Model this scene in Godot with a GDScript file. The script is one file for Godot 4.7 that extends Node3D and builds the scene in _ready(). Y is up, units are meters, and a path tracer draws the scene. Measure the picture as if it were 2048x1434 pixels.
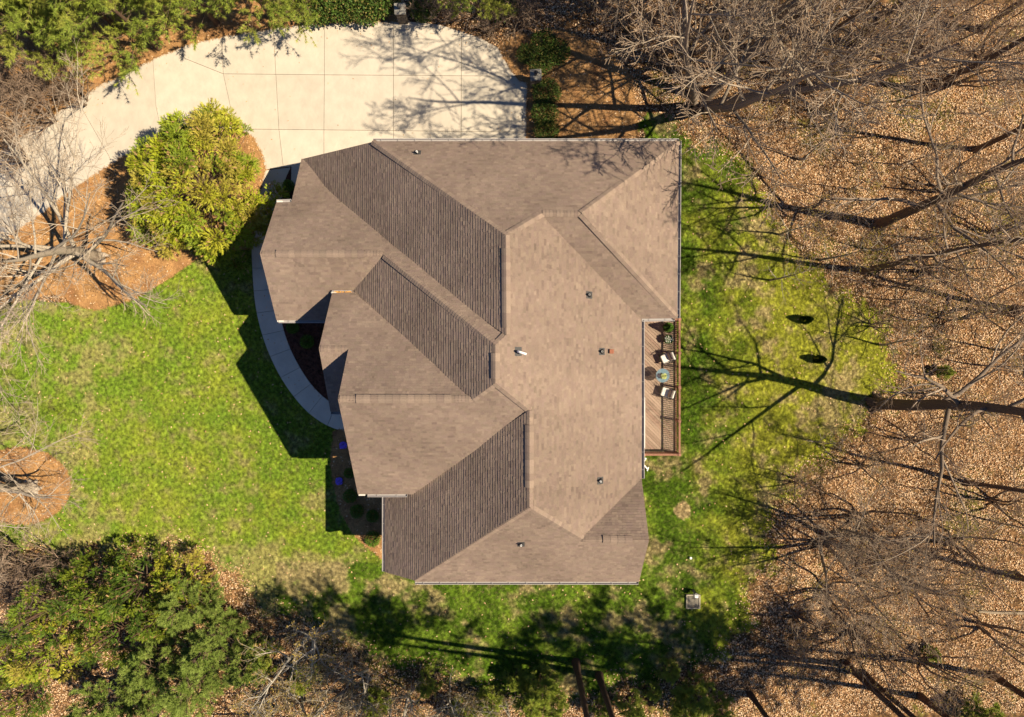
extends Node3D
# A house in a wooded garden, seen straight down from a drone.
# x runs to the photograph's right, z to its bottom, y is up; the lens stands 42 m above the front lawn.

const CAM_H := 42.0
const FOCAL := 1420.0

var rng := RandomNumberGenerator.new()
var used := {}
var n_big := FastNoiseLite.new()
var n_mid := FastNoiseLite.new()
var n_fine := FastNoiseLite.new()
var M := {}

# ------------------------------------------------------------------ mesh builder
class MB:
	var v := PackedVector3Array()
	var n := PackedVector3Array()
	var c := PackedColorArray()
	func tri(a: Vector3, b: Vector3, d: Vector3, col: Color) -> void:
		var nn := (d - a).cross(b - a).normalized()
		v.append(a); v.append(b); v.append(d)
		n.append(nn); n.append(nn); n.append(nn)
		c.append(col); c.append(col); c.append(col)
	func quad(a: Vector3, b: Vector3, d: Vector3, e: Vector3, col: Color) -> void:
		tri(a, b, d, col); tri(a, d, e, col)
	func face(a: Vector3, b: Vector3, d: Vector3, out: Vector3, col: Color) -> void:
		if (d - a).cross(b - a).dot(out) >= 0.0: tri(a, b, d, col)
		else: tri(a, d, b, col)
	func face4(a: Vector3, b: Vector3, d: Vector3, e: Vector3, out: Vector3, col: Color) -> void:
		face(a, b, d, out, col); face(a, d, e, out, col)
	# box of full size s centred at p, turned by basis b, edges chamfered by k
	func box(p: Vector3, s: Vector3, col: Color, b := Basis.IDENTITY, k := 0.0) -> void:
		var h := s * 0.5
		if k <= 0.0:
			for ax in 3:
				for sg in [-1.0, 1.0]:
					var nn := Vector3.ZERO; nn[ax] = sg
					var u := Vector3.ZERO; u[(ax + 1) % 3] = 1.0
					var w := Vector3.ZERO; w[(ax + 2) % 3] = 1.0
					var o: Vector3 = nn * h
					face4(p + b * (o - u * h - w * h), p + b * (o + u * h - w * h), p + b * (o + u * h + w * h), p + b * (o - u * h + w * h), b * nn, col)
			return
		var inn := h - Vector3.ONE * k
		for ax in 3:
			for sg in [-1.0, 1.0]:
				var nn2 := Vector3.ZERO; nn2[ax] = sg
				var u2 := Vector3.ZERO; u2[(ax + 1) % 3] = inn[(ax + 1) % 3]
				var w2 := Vector3.ZERO; w2[(ax + 2) % 3] = inn[(ax + 2) % 3]
				var o2: Vector3 = nn2 * h
				face4(p + b * (o2 - u2 - w2), p + b * (o2 + u2 - w2), p + b * (o2 + u2 + w2), p + b * (o2 - u2 + w2), b * nn2, col)
		for ax in 3:
			var i1 := (ax + 1) % 3
			var i2 := (ax + 2) % 3
			for s1 in [-1.0, 1.0]:
				for s2 in [-1.0, 1.0]:
					var a1 := Vector3.ZERO; a1[i1] = s1 * h[i1]; a1[i2] = s2 * inn[i2]
					var a2 := Vector3.ZERO; a2[i1] = s1 * inn[i1]; a2[i2] = s2 * h[i2]
					var l := Vector3.ZERO; l[ax] = inn[ax]
					var on := Vector3.ZERO; on[i1] = s1; on[i2] = s2
					face4(p + b * (a1 - l), p + b * (a1 + l), p + b * (a2 + l), p + b * (a2 - l), b * on, col)
	# tube through points with radii; smooth normals
	func tube(pts: PackedVector3Array, rad: PackedFloat32Array, sides: int, col: Color, cap := false) -> void:
		var m := pts.size()
		if m < 2: return
		var d0 := (pts[1] - pts[0]).normalized()
		var u := d0.cross(Vector3(0.31, 0.2, 0.93)).normalized()
		if u.length() < 0.5: u = Vector3.RIGHT
		var ring_p: Array[PackedVector3Array] = []
		var ring_n: Array[PackedVector3Array] = []
		for i in m:
			var d := (pts[min(i + 1, m - 1)] - pts[max(i - 1, 0)]).normalized()
			u = (u - d * u.dot(d)).normalized()
			var w := d.cross(u)
			var rp := PackedVector3Array()
			var rn := PackedVector3Array()
			for k in sides + 1:
				var a := TAU * k / sides
				var q := u * cos(a) + w * sin(a)
				rp.append(pts[i] + q * rad[i]); rn.append(q)
			ring_p.append(rp); ring_n.append(rn)
		for i in m - 1:
			var p0 := ring_p[i]; var p1 := ring_p[i + 1]
			var q0 := ring_n[i]; var q1 := ring_n[i + 1]
			for k in sides:
				v.append(p0[k]); v.append(p1[k]); v.append(p1[k + 1])
				n.append(q0[k]); n.append(q1[k]); n.append(q1[k + 1])
				v.append(p0[k]); v.append(p1[k + 1]); v.append(p0[k + 1])
				n.append(q0[k]); n.append(q1[k + 1]); n.append(q0[k + 1])
				for j in 6: c.append(col)
		if cap:
			for k in sides: face(ring_p[m - 1][k], ring_p[m - 1][k + 1], pts[m - 1], pts[m - 1] - pts[m - 2], col)
			for k in sides: face(ring_p[0][k], ring_p[0][k + 1], pts[0], pts[0] - pts[1], col)
	# surface of revolution about +y at p; profile = (radius, height)
	func lathe(p: Vector3, prof: Array, sides: int, col: Color) -> void:
		for i in prof.size() - 1:
			var a: Vector2 = prof[i]
			var b: Vector2 = prof[i + 1]
			var t := (b - a).normalized()
			for k in sides:
				var a0 := TAU * k / sides
				var a1 := TAU * (k + 1) / sides
				var e0 := Vector3(cos(a0), 0, sin(a0))
				var e1 := Vector3(cos(a1), 0, sin(a1))
				var P := [p + e0 * a.x + Vector3.UP * a.y, p + e1 * a.x + Vector3.UP * a.y, p + e1 * b.x + Vector3.UP * b.y, p + e0 * b.x + Vector3.UP * b.y]
				var em := (e0 + e1) * 0.5
				var out := em * t.y - Vector3.UP * t.x
				face4(P[0], P[1], P[2], P[3], out, col)
	# flat polygon (x, z) at height y turned into a slab with bevelled top edge
	func slab(poly: PackedVector2Array, y0: float, y1: float, col: Color) -> void:
		var idx := Geometry2D.triangulate_polygon(poly)
		for i in range(0, idx.size(), 3):
			var a := poly[idx[i]]; var b := poly[idx[i + 1]]; var d := poly[idx[i + 2]]
			face(Vector3(a.x, y1, a.y), Vector3(b.x, y1, b.y), Vector3(d.x, y1, d.y), Vector3.UP, col)
		var cw := Geometry2D.is_polygon_clockwise(poly)
		for i in poly.size():
			var a := poly[i]; var b := poly[(i + 1) % poly.size()]
			var o := Vector3(b.y - a.y, 0, a.x - b.x) * (-1.0 if cw else 1.0)
			face4(Vector3(a.x, y0, a.y), Vector3(b.x, y0, b.y), Vector3(b.x, y1, b.y), Vector3(a.x, y1, a.y), o, col)
	# a leaf or needle: one thin triangle
	func blade(p: Vector3, tip: Vector3, w: Vector3, col: Color) -> void:
		tri(p - w, p + w, tip, col)
	func mesh(mat: Material) -> ArrayMesh:
		var am := ArrayMesh.new()
		if v.size() == 0: return am
		var arr := []
		arr.resize(Mesh.ARRAY_MAX)
		arr[Mesh.ARRAY_VERTEX] = v
		arr[Mesh.ARRAY_NORMAL] = n
		arr[Mesh.ARRAY_COLOR] = c
		am.add_surface_from_arrays(Mesh.PRIMITIVE_TRIANGLES, arr)
		am.surface_set_material(0, mat)
		return am

# ------------------------------------------------------------------ scene helpers
func numbered(called: String) -> String:
	var k: int = used.get(called, 0)
	used[called] = k + 1
	return called if k == 0 else "%s_%03d" % [called, k]

func tag(o: Node, label: String, category: String, group := "", kind := "") -> void:
	o.set_meta("label", label)
	if category: o.set_meta("category", category)
	if group: o.set_meta("group", group)
	if kind: o.set_meta("kind", kind)

func thing(called: String, label: String, category: String, at := Vector3.ZERO, turn := 0.0, group := "") -> Node3D:
	var o := Node3D.new()
	o.name = numbered(called)
	add_child(o)
	o.position = at
	o.rotation.y = turn
	tag(o, label, category, group)
	return o

func put(called: String, mesh: Mesh, parent: Node = null, at := Vector3.ZERO) -> MeshInstance3D:
	var o := MeshInstance3D.new()
	o.mesh = mesh
	o.position = at
	if parent == null:
		o.name = numbered(called)
		add_child(o)
	else:
		o.name = called
		parent.add_child(o, true)
	return o

func structure(called: String, mesh: Mesh) -> MeshInstance3D:
	var o := put(called, mesh)
	o.set_meta("kind", "structure")
	return o

# pixel of the photograph at height h above the front lawn
func px(x: float, y: float, h := 0.0) -> Vector3:
	return Vector3((x - 1024.0) / FOCAL * (CAM_H - h), h, (y - 717.0) / FOCAL * (CAM_H - h))

# the back garden falls away towards the woods
func gh(x: float, z: float) -> float:
	return -1.3 * smoothstep(9.5, 26.0, x) + 0.05 * smoothstep(12.0, 20.0, x) * n_mid.get_noise_2d(x * 0.6, z * 0.6)

# pixel on the ground
func gp(x: float, y: float) -> Vector3:
	var p := px(x, y, 0.0)
	for i in 3: p = px(x, y, gh(p.x, p.z))
	return p

func poly(list: Array) -> PackedVector2Array:
	var r := PackedVector2Array()
	for q in list:
		var p := gp(q[0], q[1])
		r.append(Vector2(p.x, p.z))
	return r

func lin(r: float, g: float, b: float) -> Color:
	return Color(r, g, b)

func vary(c: Color, k: float) -> Color:
	var f := 1.0 + rng.randf_range(-k, k)
	return Color(c.r * f, c.g * f, c.b * f)

func tone(c: Color, f: float) -> Color:
	return Color(c.r * f, c.g * f, c.b * f)

# grey noise picture between lo and 1, to be multiplied onto vertex colours
func grain(freq: float, lo: float, seed_: int, size := 512, oct := 4, contrast := 1.0) -> ImageTexture:
	var f := FastNoiseLite.new()
	f.seed = seed_
	f.noise_type = FastNoiseLite.TYPE_SIMPLEX_SMOOTH
	f.frequency = freq
	f.fractal_octaves = oct
	var im := f.get_seamless_image(size, size)
	im.convert(Image.FORMAT_L8)
	var b := im.get_data()
	for i in b.size():
		var t: float = clamp((b[i] / 255.0 - 0.5) * contrast + 0.5, 0.0, 1.0)
		b[i] = int(255.0 * (lo + (1.0 - lo) * t))
	im = Image.create_from_data(size, size, false, Image.FORMAT_L8, b)
	im.convert(Image.FORMAT_RGB8)
	im.generate_mipmaps()
	return ImageTexture.create_from_image(im)

func bump(freq: float, seed_: int, strength: float, size := 512) -> ImageTexture:
	var f := FastNoiseLite.new()
	f.seed = seed_
	f.frequency = freq
	f.fractal_octaves = 4
	var im := f.get_seamless_image(size, size)
	im.convert(Image.FORMAT_RGBA8)
	im.bump_map_to_normal_map(strength)
	im.generate_mipmaps()
	return ImageTexture.create_from_image(im)

func mat(rough: float, tex: Texture2D = null, scale := 1.0, norm: Texture2D = null, nscale := 1.0) -> StandardMaterial3D:
	var m := StandardMaterial3D.new()
	m.vertex_color_use_as_albedo = true
	m.roughness = rough
	m.metallic_specular = 0.3
	if tex:
		m.albedo_texture = tex
		m.uv1_triplanar = true
		m.uv1_world_triplanar = true
		m.uv1_scale = Vector3.ONE * scale
	if norm:
		m.normal_enabled = true
		m.normal_texture = norm
		m.normal_scale = nscale
	return m

func leafmat(back: Color, rough := 0.6) -> StandardMaterial3D:
	var m := mat(rough)
	m.cull_mode = BaseMaterial3D.CULL_DISABLED
	m.backlight_enabled = true
	m.backlight = back
	return m

func make_materials() -> void:
	M.ground = mat(0.95, grain(0.02, 0.5, 3, 1024, 5, 1.7), 0.16, bump(0.03, 4, 6.0), 0.6)
	M.concrete = mat(0.9, grain(0.008, 0.94, 5, 1024, 6, 1.2), 0.11, bump(0.05, 6, 2.0), 0.25)
	M.shingle = mat(0.95, grain(0.06, 0.7, 7, 512, 4, 1.5), 0.9)
	M.bark = mat(0.95, grain(0.03, 0.62, 9, 512, 4, 1.6), 1.3, bump(0.04, 10, 6.0), 0.8)
	M.wood = mat(0.8, grain(0.03, 0.7, 11, 512, 4, 1.4), 1.1)
	M.brick = mat(0.9, grain(0.05, 0.7, 12, 512, 4, 1.4), 1.5)
	M.stone = mat(0.9, grain(0.03, 0.5, 13, 512, 4, 1.6), 1.6, bump(0.05, 14, 5.0), 0.7)
	M.paint = mat(0.45)
	M.metal = mat(0.4)
	M.cloth = mat(0.9, grain(0.08, 0.85, 15, 256, 3, 1.2), 3.0)
	M.straw = leafmat(Color(0.05, 0.03, 0.01), 0.8)
	M.grass = leafmat(Color(0.1, 0.14, 0.02), 0.6)
	M.leaf = leafmat(Color(0.06, 0.04, 0.02), 0.75)
	M.needle = leafmat(Color(0.1, 0.12, 0.03), 0.55)
	M.petal = leafmat(Color(0.2, 0.15, 0.4), 0.6)
	var gl := StandardMaterial3D.new()
	gl.albedo_color = Color(0.45, 0.56, 0.62, 0.55)
	gl.transparency = BaseMaterial3D.TRANSPARENCY_ALPHA
	gl.roughness = 0.12
	M.glass = gl

# ------------------------------------------------------------------ what lies where on the ground
var P_LAWN: PackedVector2Array
var P_BED: PackedVector2Array
var P_RING: PackedVector2Array
var P_FRONT: PackedVector2Array
var P_SOUTH: PackedVector2Array
var P_SIDE: PackedVector2Array
var P_TOP: PackedVector2Array
var P_DRIVE: PackedVector2Array
var P_WALK: PackedVector2Array
var P_HOUSE: PackedVector2Array
var walk_l := []
var walk_r := []

func lay_out() -> void:
	P_LAWN = poly([[-400, 700], [-150, 645], [40, 598], [150, 608], [260, 602], [330, 562], [395, 515], [440, 480], [500, 470], [620, 500], [700, 800], [900, 500], [1180, 330], [1272, 300], [1272, 225], [1330, 240], [1400, 268], [1462, 300], [1512, 352], [1548, 420], [1580, 500],
		[1660, 570], [1725, 592], [1770, 640], [1786, 720], [1774, 790], [1735, 850], [1660, 905], [1610, 945], [1580, 1000], [1545, 1050], [1540, 1110], [1500, 1180], [1490, 1250], [1450, 1312], [1320, 1365], [1100, 1385], [900, 1365], [780, 1328], [670, 1268], [580, 1245], [510, 1205], [455, 1150], [420, 1113], [300, 1100], [180, 1105], [90, 1120], [-400, 1140]])
	P_BED = poly([[165, 366], [240, 318], [330, 275], [420, 255], [482, 260], [507, 277], [524, 308], [531, 345], [524, 368], [516, 410], [508, 455], [503, 496], [440, 500], [395, 515], [330, 560], [262, 600], [185, 619], [148, 606], [110, 585], [40, 600], [-150, 650], [-150, 592], [0, 488], [90, 426]])
	var ring := []
	for i in 28: ring.append([40 + 101 * cos(TAU * i / 28), 972 + 75 * sin(TAU * i / 28)])
	P_RING = poly(ring)
	P_FRONT = poly([[582, 330], [660, 360], [760, 800], [700, 815], [662, 803], [636, 786], [612, 760], [592, 726], [575, 690], [562, 650], [556, 610], [552, 550], [553, 500], [557, 450], [562, 408], [568, 368]])
	P_SOUTH = poly([[690, 858], [669, 864], [664, 915], [668, 962], [680, 1012], [697, 1050], [726, 1086], [766, 1116], [900, 1110], [900, 850]])
	P_SIDE = poly([[1055, 285], [1054, 215], [1056, 165], [1036, 158], [1017, 130], [996, 94], [1040, 70], [1120, 60], [1200, 90], [1262, 150], [1273, 230], [1273, 400], [1055, 400]])
	P_TOP = poly([[-300, 520], [0, 310], [100, 238], [200, 172], [280, 132], [370, 92], [450, 73], [560, 56], [640, 46], [800, 42], [800, -250], [-300, -250]])
	P_DRIVE = poly([[-330, 505], [-150, 395], [0, 303], [100, 234], [200, 170], [280, 130], [370, 90], [450, 71], [560, 54], [640, 45], [700, 44], [800, 42], [880, 50], [960, 76], [996, 96], [1016, 131], [1036, 160], [1056, 167], [1053, 215], [1055, 372], [582, 372], [583, 333], [530, 339], [525, 310], [506, 277], [482, 261], [420, 256], [330, 276], [240, 320], [165, 368], [90, 424], [0, 486], [-150, 590], [-330, 700]])
	walk_l = [[531, 341], [523.6, 361], [517, 404], [509.6, 449], [504, 492], [505, 536], [508, 582], [514, 626], [525, 670], [541, 713], [562, 755], [588, 793], [618, 826], [655, 851], [700, 866], [745, 874]]
	walk_r = [[581, 335], [568, 367], [562, 408], [557, 452], [553, 495], [552, 537], [554, 578], [559, 620], [568, 661], [581, 698], [600, 735], [622, 768], [645, 792], [672, 811], [704, 818], [745, 822]]
	var w := walk_l.duplicate()
	for i in range(walk_r.size() - 1, -1, -1): w.append(walk_r[i])
	P_WALK = poly(w)
	P_HOUSE = poly([[640, 352], [1300, 352], [1300, 650], [1230, 650], [1230, 1000], [1240, 1085], [880, 1085], [815, 1080], [815, 950], [770, 950], [745, 650], [620, 620], [600, 420], [640, 400]])

func inside(p: PackedVector2Array, x: float, z: float) -> bool:
	return Geometry2D.is_point_in_polygon(Vector2(x, z), p)

# 0 fallen leaves, 1 lawn, 2 pine straw, 3 dark bark mulch, 4 earth under slabs
func kind_at(x: float, z: float) -> int:
	var jx := x + 0.06 * n_fine.get_noise_2d(x * 3.0, z * 3.0)
	var jz := z + 0.06 * n_fine.get_noise_2d(x * 3.0 + 91.0, z * 3.0)
	if inside(P_DRIVE, x, z) or inside(P_WALK, x, z): return 4
	if inside(P_BED, jx, jz) or inside(P_RING, jx, jz): return 2
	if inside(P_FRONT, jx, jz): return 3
	if inside(P_SOUTH, jx, jz): return 2
	if inside(P_SIDE, jx, jz): return 2
	var kx := x + 1.3 * n_mid.get_noise_2d(x * 1.5, z * 1.5) + 0.8 * n_fine.get_noise_2d(x, z)
	var kz := z + 1.3 * n_mid.get_noise_2d(x * 1.5 + 37.0, z * 1.5) + 0.8 * n_fine.get_noise_2d(x + 37.0, z)
	if inside(P_LAWN, x if x < 7.0 else kx, z if x < 7.0 and z < 10.0 else kz): return 1
	if inside(P_TOP, x, z): return 2
	return 0

const G_GREEN := Color(0.205, 0.325, 0.03)
const G_DEEP := Color(0.095, 0.175, 0.011)
const G_YELLOW := Color(0.345, 0.41, 0.045)
const G_TAN := Color(0.50, 0.39, 0.20)
const C_STRAW := Color(0.42, 0.235, 0.098)
const C_LITTER := Color(0.27, 0.15, 0.07)
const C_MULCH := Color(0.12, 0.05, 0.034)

func lawn_color(x: float, z: float) -> Color:
	var a := n_mid.get_noise_2d(x * 1.6, z * 1.6)
	var b := n_fine.get_noise_2d(x * 1.3 + 50.0, z * 1.3)
	var g := n_big.get_noise_2d(x, z)
	var e := n_fine.get_noise_2d(x * 0.55 + 80.0, z * 0.55)
	var c: Color
	if x < 6.0 and not (z > 12.0 and x > -14.0):
		c = G_GREEN.lerp(G_YELLOW, clamp(0.3 + a * 0.7 + g * 0.6 + e * 0.5, 0.0, 1.0))
		c = c.lerp(G_DEEP, clamp(b * 0.7 + e * 0.5, 0.0, 0.55))
		var dry: float = smoothstep(0.1, 0.75, n_mid.get_noise_2d(x * 1.3 + 200.0, z * 1.3) * 0.7 + 0.7 * e + 0.5 * b + 0.4 * smoothstep(-19.0, -29.0, x) + 0.45 * smoothstep(9.0, 13.0, z) * smoothstep(-10.0, -14.0, x) + 0.7 * smoothstep(10.8, 12.3, z) * smoothstep(-9.0, -11.0, x))
		c = c.lerp(G_TAN, dry * 0.5)
	else:
		var away: float = smoothstep(9.5, 17.0, x + 3.0 * a)
		c = G_DEEP.lerp(G_GREEN, clamp(0.3 + a + 0.6 * b, 0.0, 1.0)).lerp(G_YELLOW, clamp(away * 1.15 + a * 0.4 + e * 0.4, 0.0, 1.0)).lerp(lin(0.40, 0.38, 0.035), away * 0.6)
		var dry2: float = smoothstep(0.15, 0.7, n_mid.get_noise_2d(x * 0.9 + 400.0, z * 0.9) * 0.8 + 0.6 * e + 0.45 * b + 0.22 * away + 0.15 * smoothstep(10.0, 14.0, z) + 0.5 * smoothstep(-8.5, -10.5, x))
		c = c.lerp(G_TAN, dry2 * 0.8)
	# bare ring where a stump was ground out
	var st := Vector2(x - 10.1, z - 9.0).length()
	if st < 0.5 + 0.12 * b: c = G_TAN
	return c

func ground_color(k: int, x: float, z: float) -> Color:
	var b := n_fine.get_noise_2d(x * 1.7, z * 1.7)
	match k:
		1: return tone(lawn_color(x, z), 0.85 + 0.3 * b)
		2: return tone(C_STRAW, 1.0 + 0.5 * b + 0.4 * n_mid.get_noise_2d(x * 1.5, z * 1.5))
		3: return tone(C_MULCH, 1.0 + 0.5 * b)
		4: return lin(0.24, 0.15, 0.08)
	var f := 0.85 + 0.45 * b + 0.4 * n_mid.get_noise_2d(x * 0.7, z * 0.7)
	var moss: float = smoothstep(0.25, 0.5, n_mid.get_noise_2d(x * 0.8 + 70.0, z * 0.8) + 0.4 * b)
	return tone(C_LITTER, f).lerp(lin(0.17, 0.175, 0.03), moss * 0.7)

func axis(lo: float, hi: float, step: float, far: Array) -> PackedFloat32Array:
	var r := PackedFloat32Array()
	for i in range(far.size() - 1, -1, -1): r.append(lo - far[i])
	var k := int(round((hi - lo) / step))
	for i in k + 1: r.append(lo + (hi - lo) * i / k)
	for q in far: r.append(hi + q)
	return r

func build_ground() -> void:
	var far := [1.0, 3.0, 7.0, 14.0, 30.0, 70.0, 160.0, 400.0]
	var xs := axis(-31.0, 33.0, 0.125, far)
	var zs := axis(-22.0, 22.0, 0.125, far)
	var nx := xs.size()
	var nz := zs.size()
	var v := PackedVector3Array(); v.resize(nx * nz)
	var nn := PackedVector3Array(); nn.resize(nx * nz)
	var cc := PackedColorArray(); cc.resize(nx * nz)
	for j in nz:
		for i in nx:
			var x := xs[i]
			var z := zs[j]
			var k := kind_at(x, z)
			var y := gh(x, z)
			if k == 4: y -= 0.02
			elif k == 0: y += 0.03 * n_fine.get_noise_2d(x * 2.0, z * 2.0)
			elif k == 2: y += 0.025 + 0.02 * n_fine.get_noise_2d(x * 2.0, z * 2.0)
			var q := j * nx + i
			v[q] = Vector3(x, y, z)
			cc[q] = ground_color(k, x, z)
			nn[q] = Vector3.UP
	for j in range(1, nz - 1):
		for i in range(1, nx - 1):
			var q := j * nx + i
			nn[q] = (v[q + nx] - v[q - nx]).cross(v[q + 1] - v[q - 1]).normalized()
	var id := PackedInt32Array(); id.resize((nx - 1) * (nz - 1) * 6)
	var w := 0
	for j in nz - 1:
		for i in nx - 1:
			var q := j * nx + i
			id[w] = q; id[w + 1] = q + 1; id[w + 2] = q + nx + 1
			id[w + 3] = q; id[w + 4] = q + nx + 1; id[w + 5] = q + nx
			w += 6
	var arr := []
	arr.resize(Mesh.ARRAY_MAX)
	arr[Mesh.ARRAY_VERTEX] = v
	arr[Mesh.ARRAY_NORMAL] = nn
	arr[Mesh.ARRAY_COLOR] = cc
	arr[Mesh.ARRAY_INDEX] = id
	var am := ArrayMesh.new()
	am.add_surface_from_arrays(Mesh.PRIMITIVE_TRIANGLES, arr)
	am.surface_set_material(0, M.ground)
	structure("ground", am)

# ------------------------------------------------------------------ scattered stuff
func scatter(called: String, mesh: Mesh, xf: Array, cols: PackedColorArray, label: String, cat: String) -> void:
	var mm := MultiMesh.new()
	mm.transform_format = MultiMesh.TRANSFORM_3D
	mm.use_colors = true
	mm.mesh = mesh
	mm.instance_count = xf.size()
	for i in xf.size():
		mm.set_instance_transform(i, xf[i])
		mm.set_instance_color(i, cols[i])
	var o := MultiMeshInstance3D.new()
	o.multimesh = mm
	o.name = numbered(called)
	add_child(o)
	tag(o, label, cat, "", "stuff")

func tuft_mesh(blades: int, h: float, r: float, w: float, m: Material) -> ArrayMesh:
	var b := MB.new()
	for i in blades:
		var a := rng.randf() * TAU
		var p := Vector3(cos(a), 0, sin(a)) * r * rng.randf()
		var d := Vector3(rng.randf_range(-1, 1), rng.randf_range(0.25, 0.9), rng.randf_range(-1, 1)).normalized()
		var s := d.cross(Vector3(rng.randf_range(-1, 1), 0.2, rng.randf_range(-1, 1))).normalized() * w
		b.blade(p, p + d * h * rng.randf_range(0.6, 1.2), s, tone(Color.WHITE, rng.randf_range(0.7, 1.15)))
	return b.mesh(m)

func turn_any() -> Basis:
	return Basis(Vector3.UP, rng.randf() * TAU) * Basis(Vector3.RIGHT, rng.randf_range(-0.4, 0.4)) * Basis.IDENTITY.scaled(Vector3.ONE * rng.randf_range(0.5, 0.9))

func build_scatter() -> void:
	rng.seed = 11
	# grass tufts, fallen leaves and pine straw over the sheet below them
	var g_x := []
	var g_c := PackedColorArray()
	var l_x := []
	var l_c := PackedColorArray()
	var s_x := []
	var s_c := PackedColorArray()
	var dry := [lin(0.66, 0.46, 0.29), lin(0.56, 0.35, 0.185), lin(0.37, 0.19, 0.09), lin(0.71, 0.56, 0.40), lin(0.17, 0.08, 0.045), lin(0.60, 0.40, 0.225)]
	for i in 680000:
		var x := rng.randf_range(-30.8, 31.5)
		var z := rng.randf_range(-21.6, 21.6)
		if inside(P_HOUSE, x, z): continue
		var k := kind_at(x, z)
		if k == 4:
			# a few blown leaves, mostly along the edges of the drive
			if rng.randf() < (0.02 if kind_at(x + rng.randf_range(-1.2, 1.2), z - rng.randf() * 1.2) != 4 else 0.0012):
				l_x.append(Transform3D(turn_any(), Vector3(x, 0.05, z)))
				l_c.append(vary(dry[[1, 2, 5][rng.randi() % 3]], 0.3))
			continue
		if k < 2 and (x > 9.0 or z > 9.0):
			var k2 := kind_at(x + rng.randfn() * 0.45, z + rng.randfn() * 0.45)
			if k2 < 2: k = k2
		var y := gh(x, z)
		var turn := Basis(Vector3.UP, rng.randf() * TAU)
		if k == 1:
			if rng.randf() < 0.3: continue
			var c := lawn_color(x, z)
			c = tone(c, rng.randf_range(0.75, 1.3))
			if rng.randf() < 0.08: c = c.lerp(G_TAN, 0.7)
			g_x.append(Transform3D(turn.scaled(Vector3.ONE * rng.randf_range(0.7, 1.3)), Vector3(x, y, z)))
			g_c.append(c)
			if rng.randf() < 0.006:
				l_x.append(Transform3D(turn * Basis(Vector3.RIGHT, rng.randf_range(-0.5, 0.5)), Vector3(x, y + 0.06, z)))
				l_c.append(vary(dry[[0, 5, 1][rng.randi() % 3]], 0.2))
		elif k == 0:
			# drifts and thin places
			var drift := n_mid.get_noise_2d(x * 1.8 + 11.0, z * 1.8) + 0.6 * n_fine.get_noise_2d(x * 0.8, z * 0.8 + 5.0)
			if rng.randf() > 0.85 + 0.9 * drift: continue
			l_x.append(Transform3D(turn * Basis(Vector3.RIGHT, rng.randf_range(-0.6, 0.6)) * Basis(Vector3.BACK, rng.randf_range(-0.5, 0.5)) * Basis.IDENTITY.scaled(Vector3.ONE * rng.randf_range(0.5, 1.05)), Vector3(x, y + rng.randf_range(0.03, 0.07), z)))
			l_c.append(vary(dry[rng.randi() % 6], 0.25))
		elif k == 2:
			s_x.append(Transform3D(turn.scaled(Vector3.ONE * rng.randf_range(0.8, 1.3)), Vector3(x, y + 0.035, z)))
			s_c.append(vary(C_STRAW.lerp(lin(0.24, 0.11, 0.05), clamp(0.1 + 0.9 * n_fine.get_noise_2d(x * 0.6, z * 0.6), 0.0, 0.8)), 0.4))
			if rng.randf() < 0.06:
				l_x.append(Transform3D(turn * Basis(Vector3.RIGHT, rng.randf_range(-0.5, 0.5)), Vector3(x, y + 0.06, z)))
				l_c.append(vary(dry[rng.randi() % 6], 0.25))
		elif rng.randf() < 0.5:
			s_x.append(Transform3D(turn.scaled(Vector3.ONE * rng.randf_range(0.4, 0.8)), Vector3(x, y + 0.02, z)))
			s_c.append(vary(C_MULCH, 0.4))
	scatter("grass", tuft_mesh(10, 0.06, 0.085, 0.009, M.grass), g_x, g_c, "short green and straw coloured grass of the lawn round the house", "grass")
	var lb := MB.new()
	var w1 := Color.WHITE
	var w2 := Color(0.85, 0.82, 0.8)
	lb.tri(Vector3(-0.06, 0, 0), Vector3(0, -0.012, 0.035), Vector3(0.06, 0.005, 0), w1)
	lb.tri(Vector3(-0.06, 0, 0), Vector3(0.06, 0.005, 0), Vector3(0.005, -0.014, -0.038), w2)
	scatter("fallen_leaves", lb.mesh(M.leaf), l_x, l_c, "dry tan and brown leaves covering the ground of the woods", "leaves")
	var sb := MB.new()
	for i in 9:
		var a := rng.randf() * TAU
		var p := Vector3(rng.randf_range(-0.08, 0.08), rng.randf_range(0, 0.02), rng.randf_range(-0.08, 0.08))
		var d := Vector3(cos(a), rng.randf_range(-0.05, 0.12), sin(a))
		sb.blade(p - d * 0.09, p + d * 0.11, Vector3(-sin(a), 0, cos(a)) * 0.008, tone(Color.WHITE, rng.randf_range(0.6, 1.2)))
	scatter("pine_straw", sb.mesh(M.straw), s_x, s_c, "orange brown pine straw spread over the planting beds", "pine straw")
	print("grass ", g_x.size(), " leaves ", l_x.size(), " straw ", s_x.size())

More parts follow.
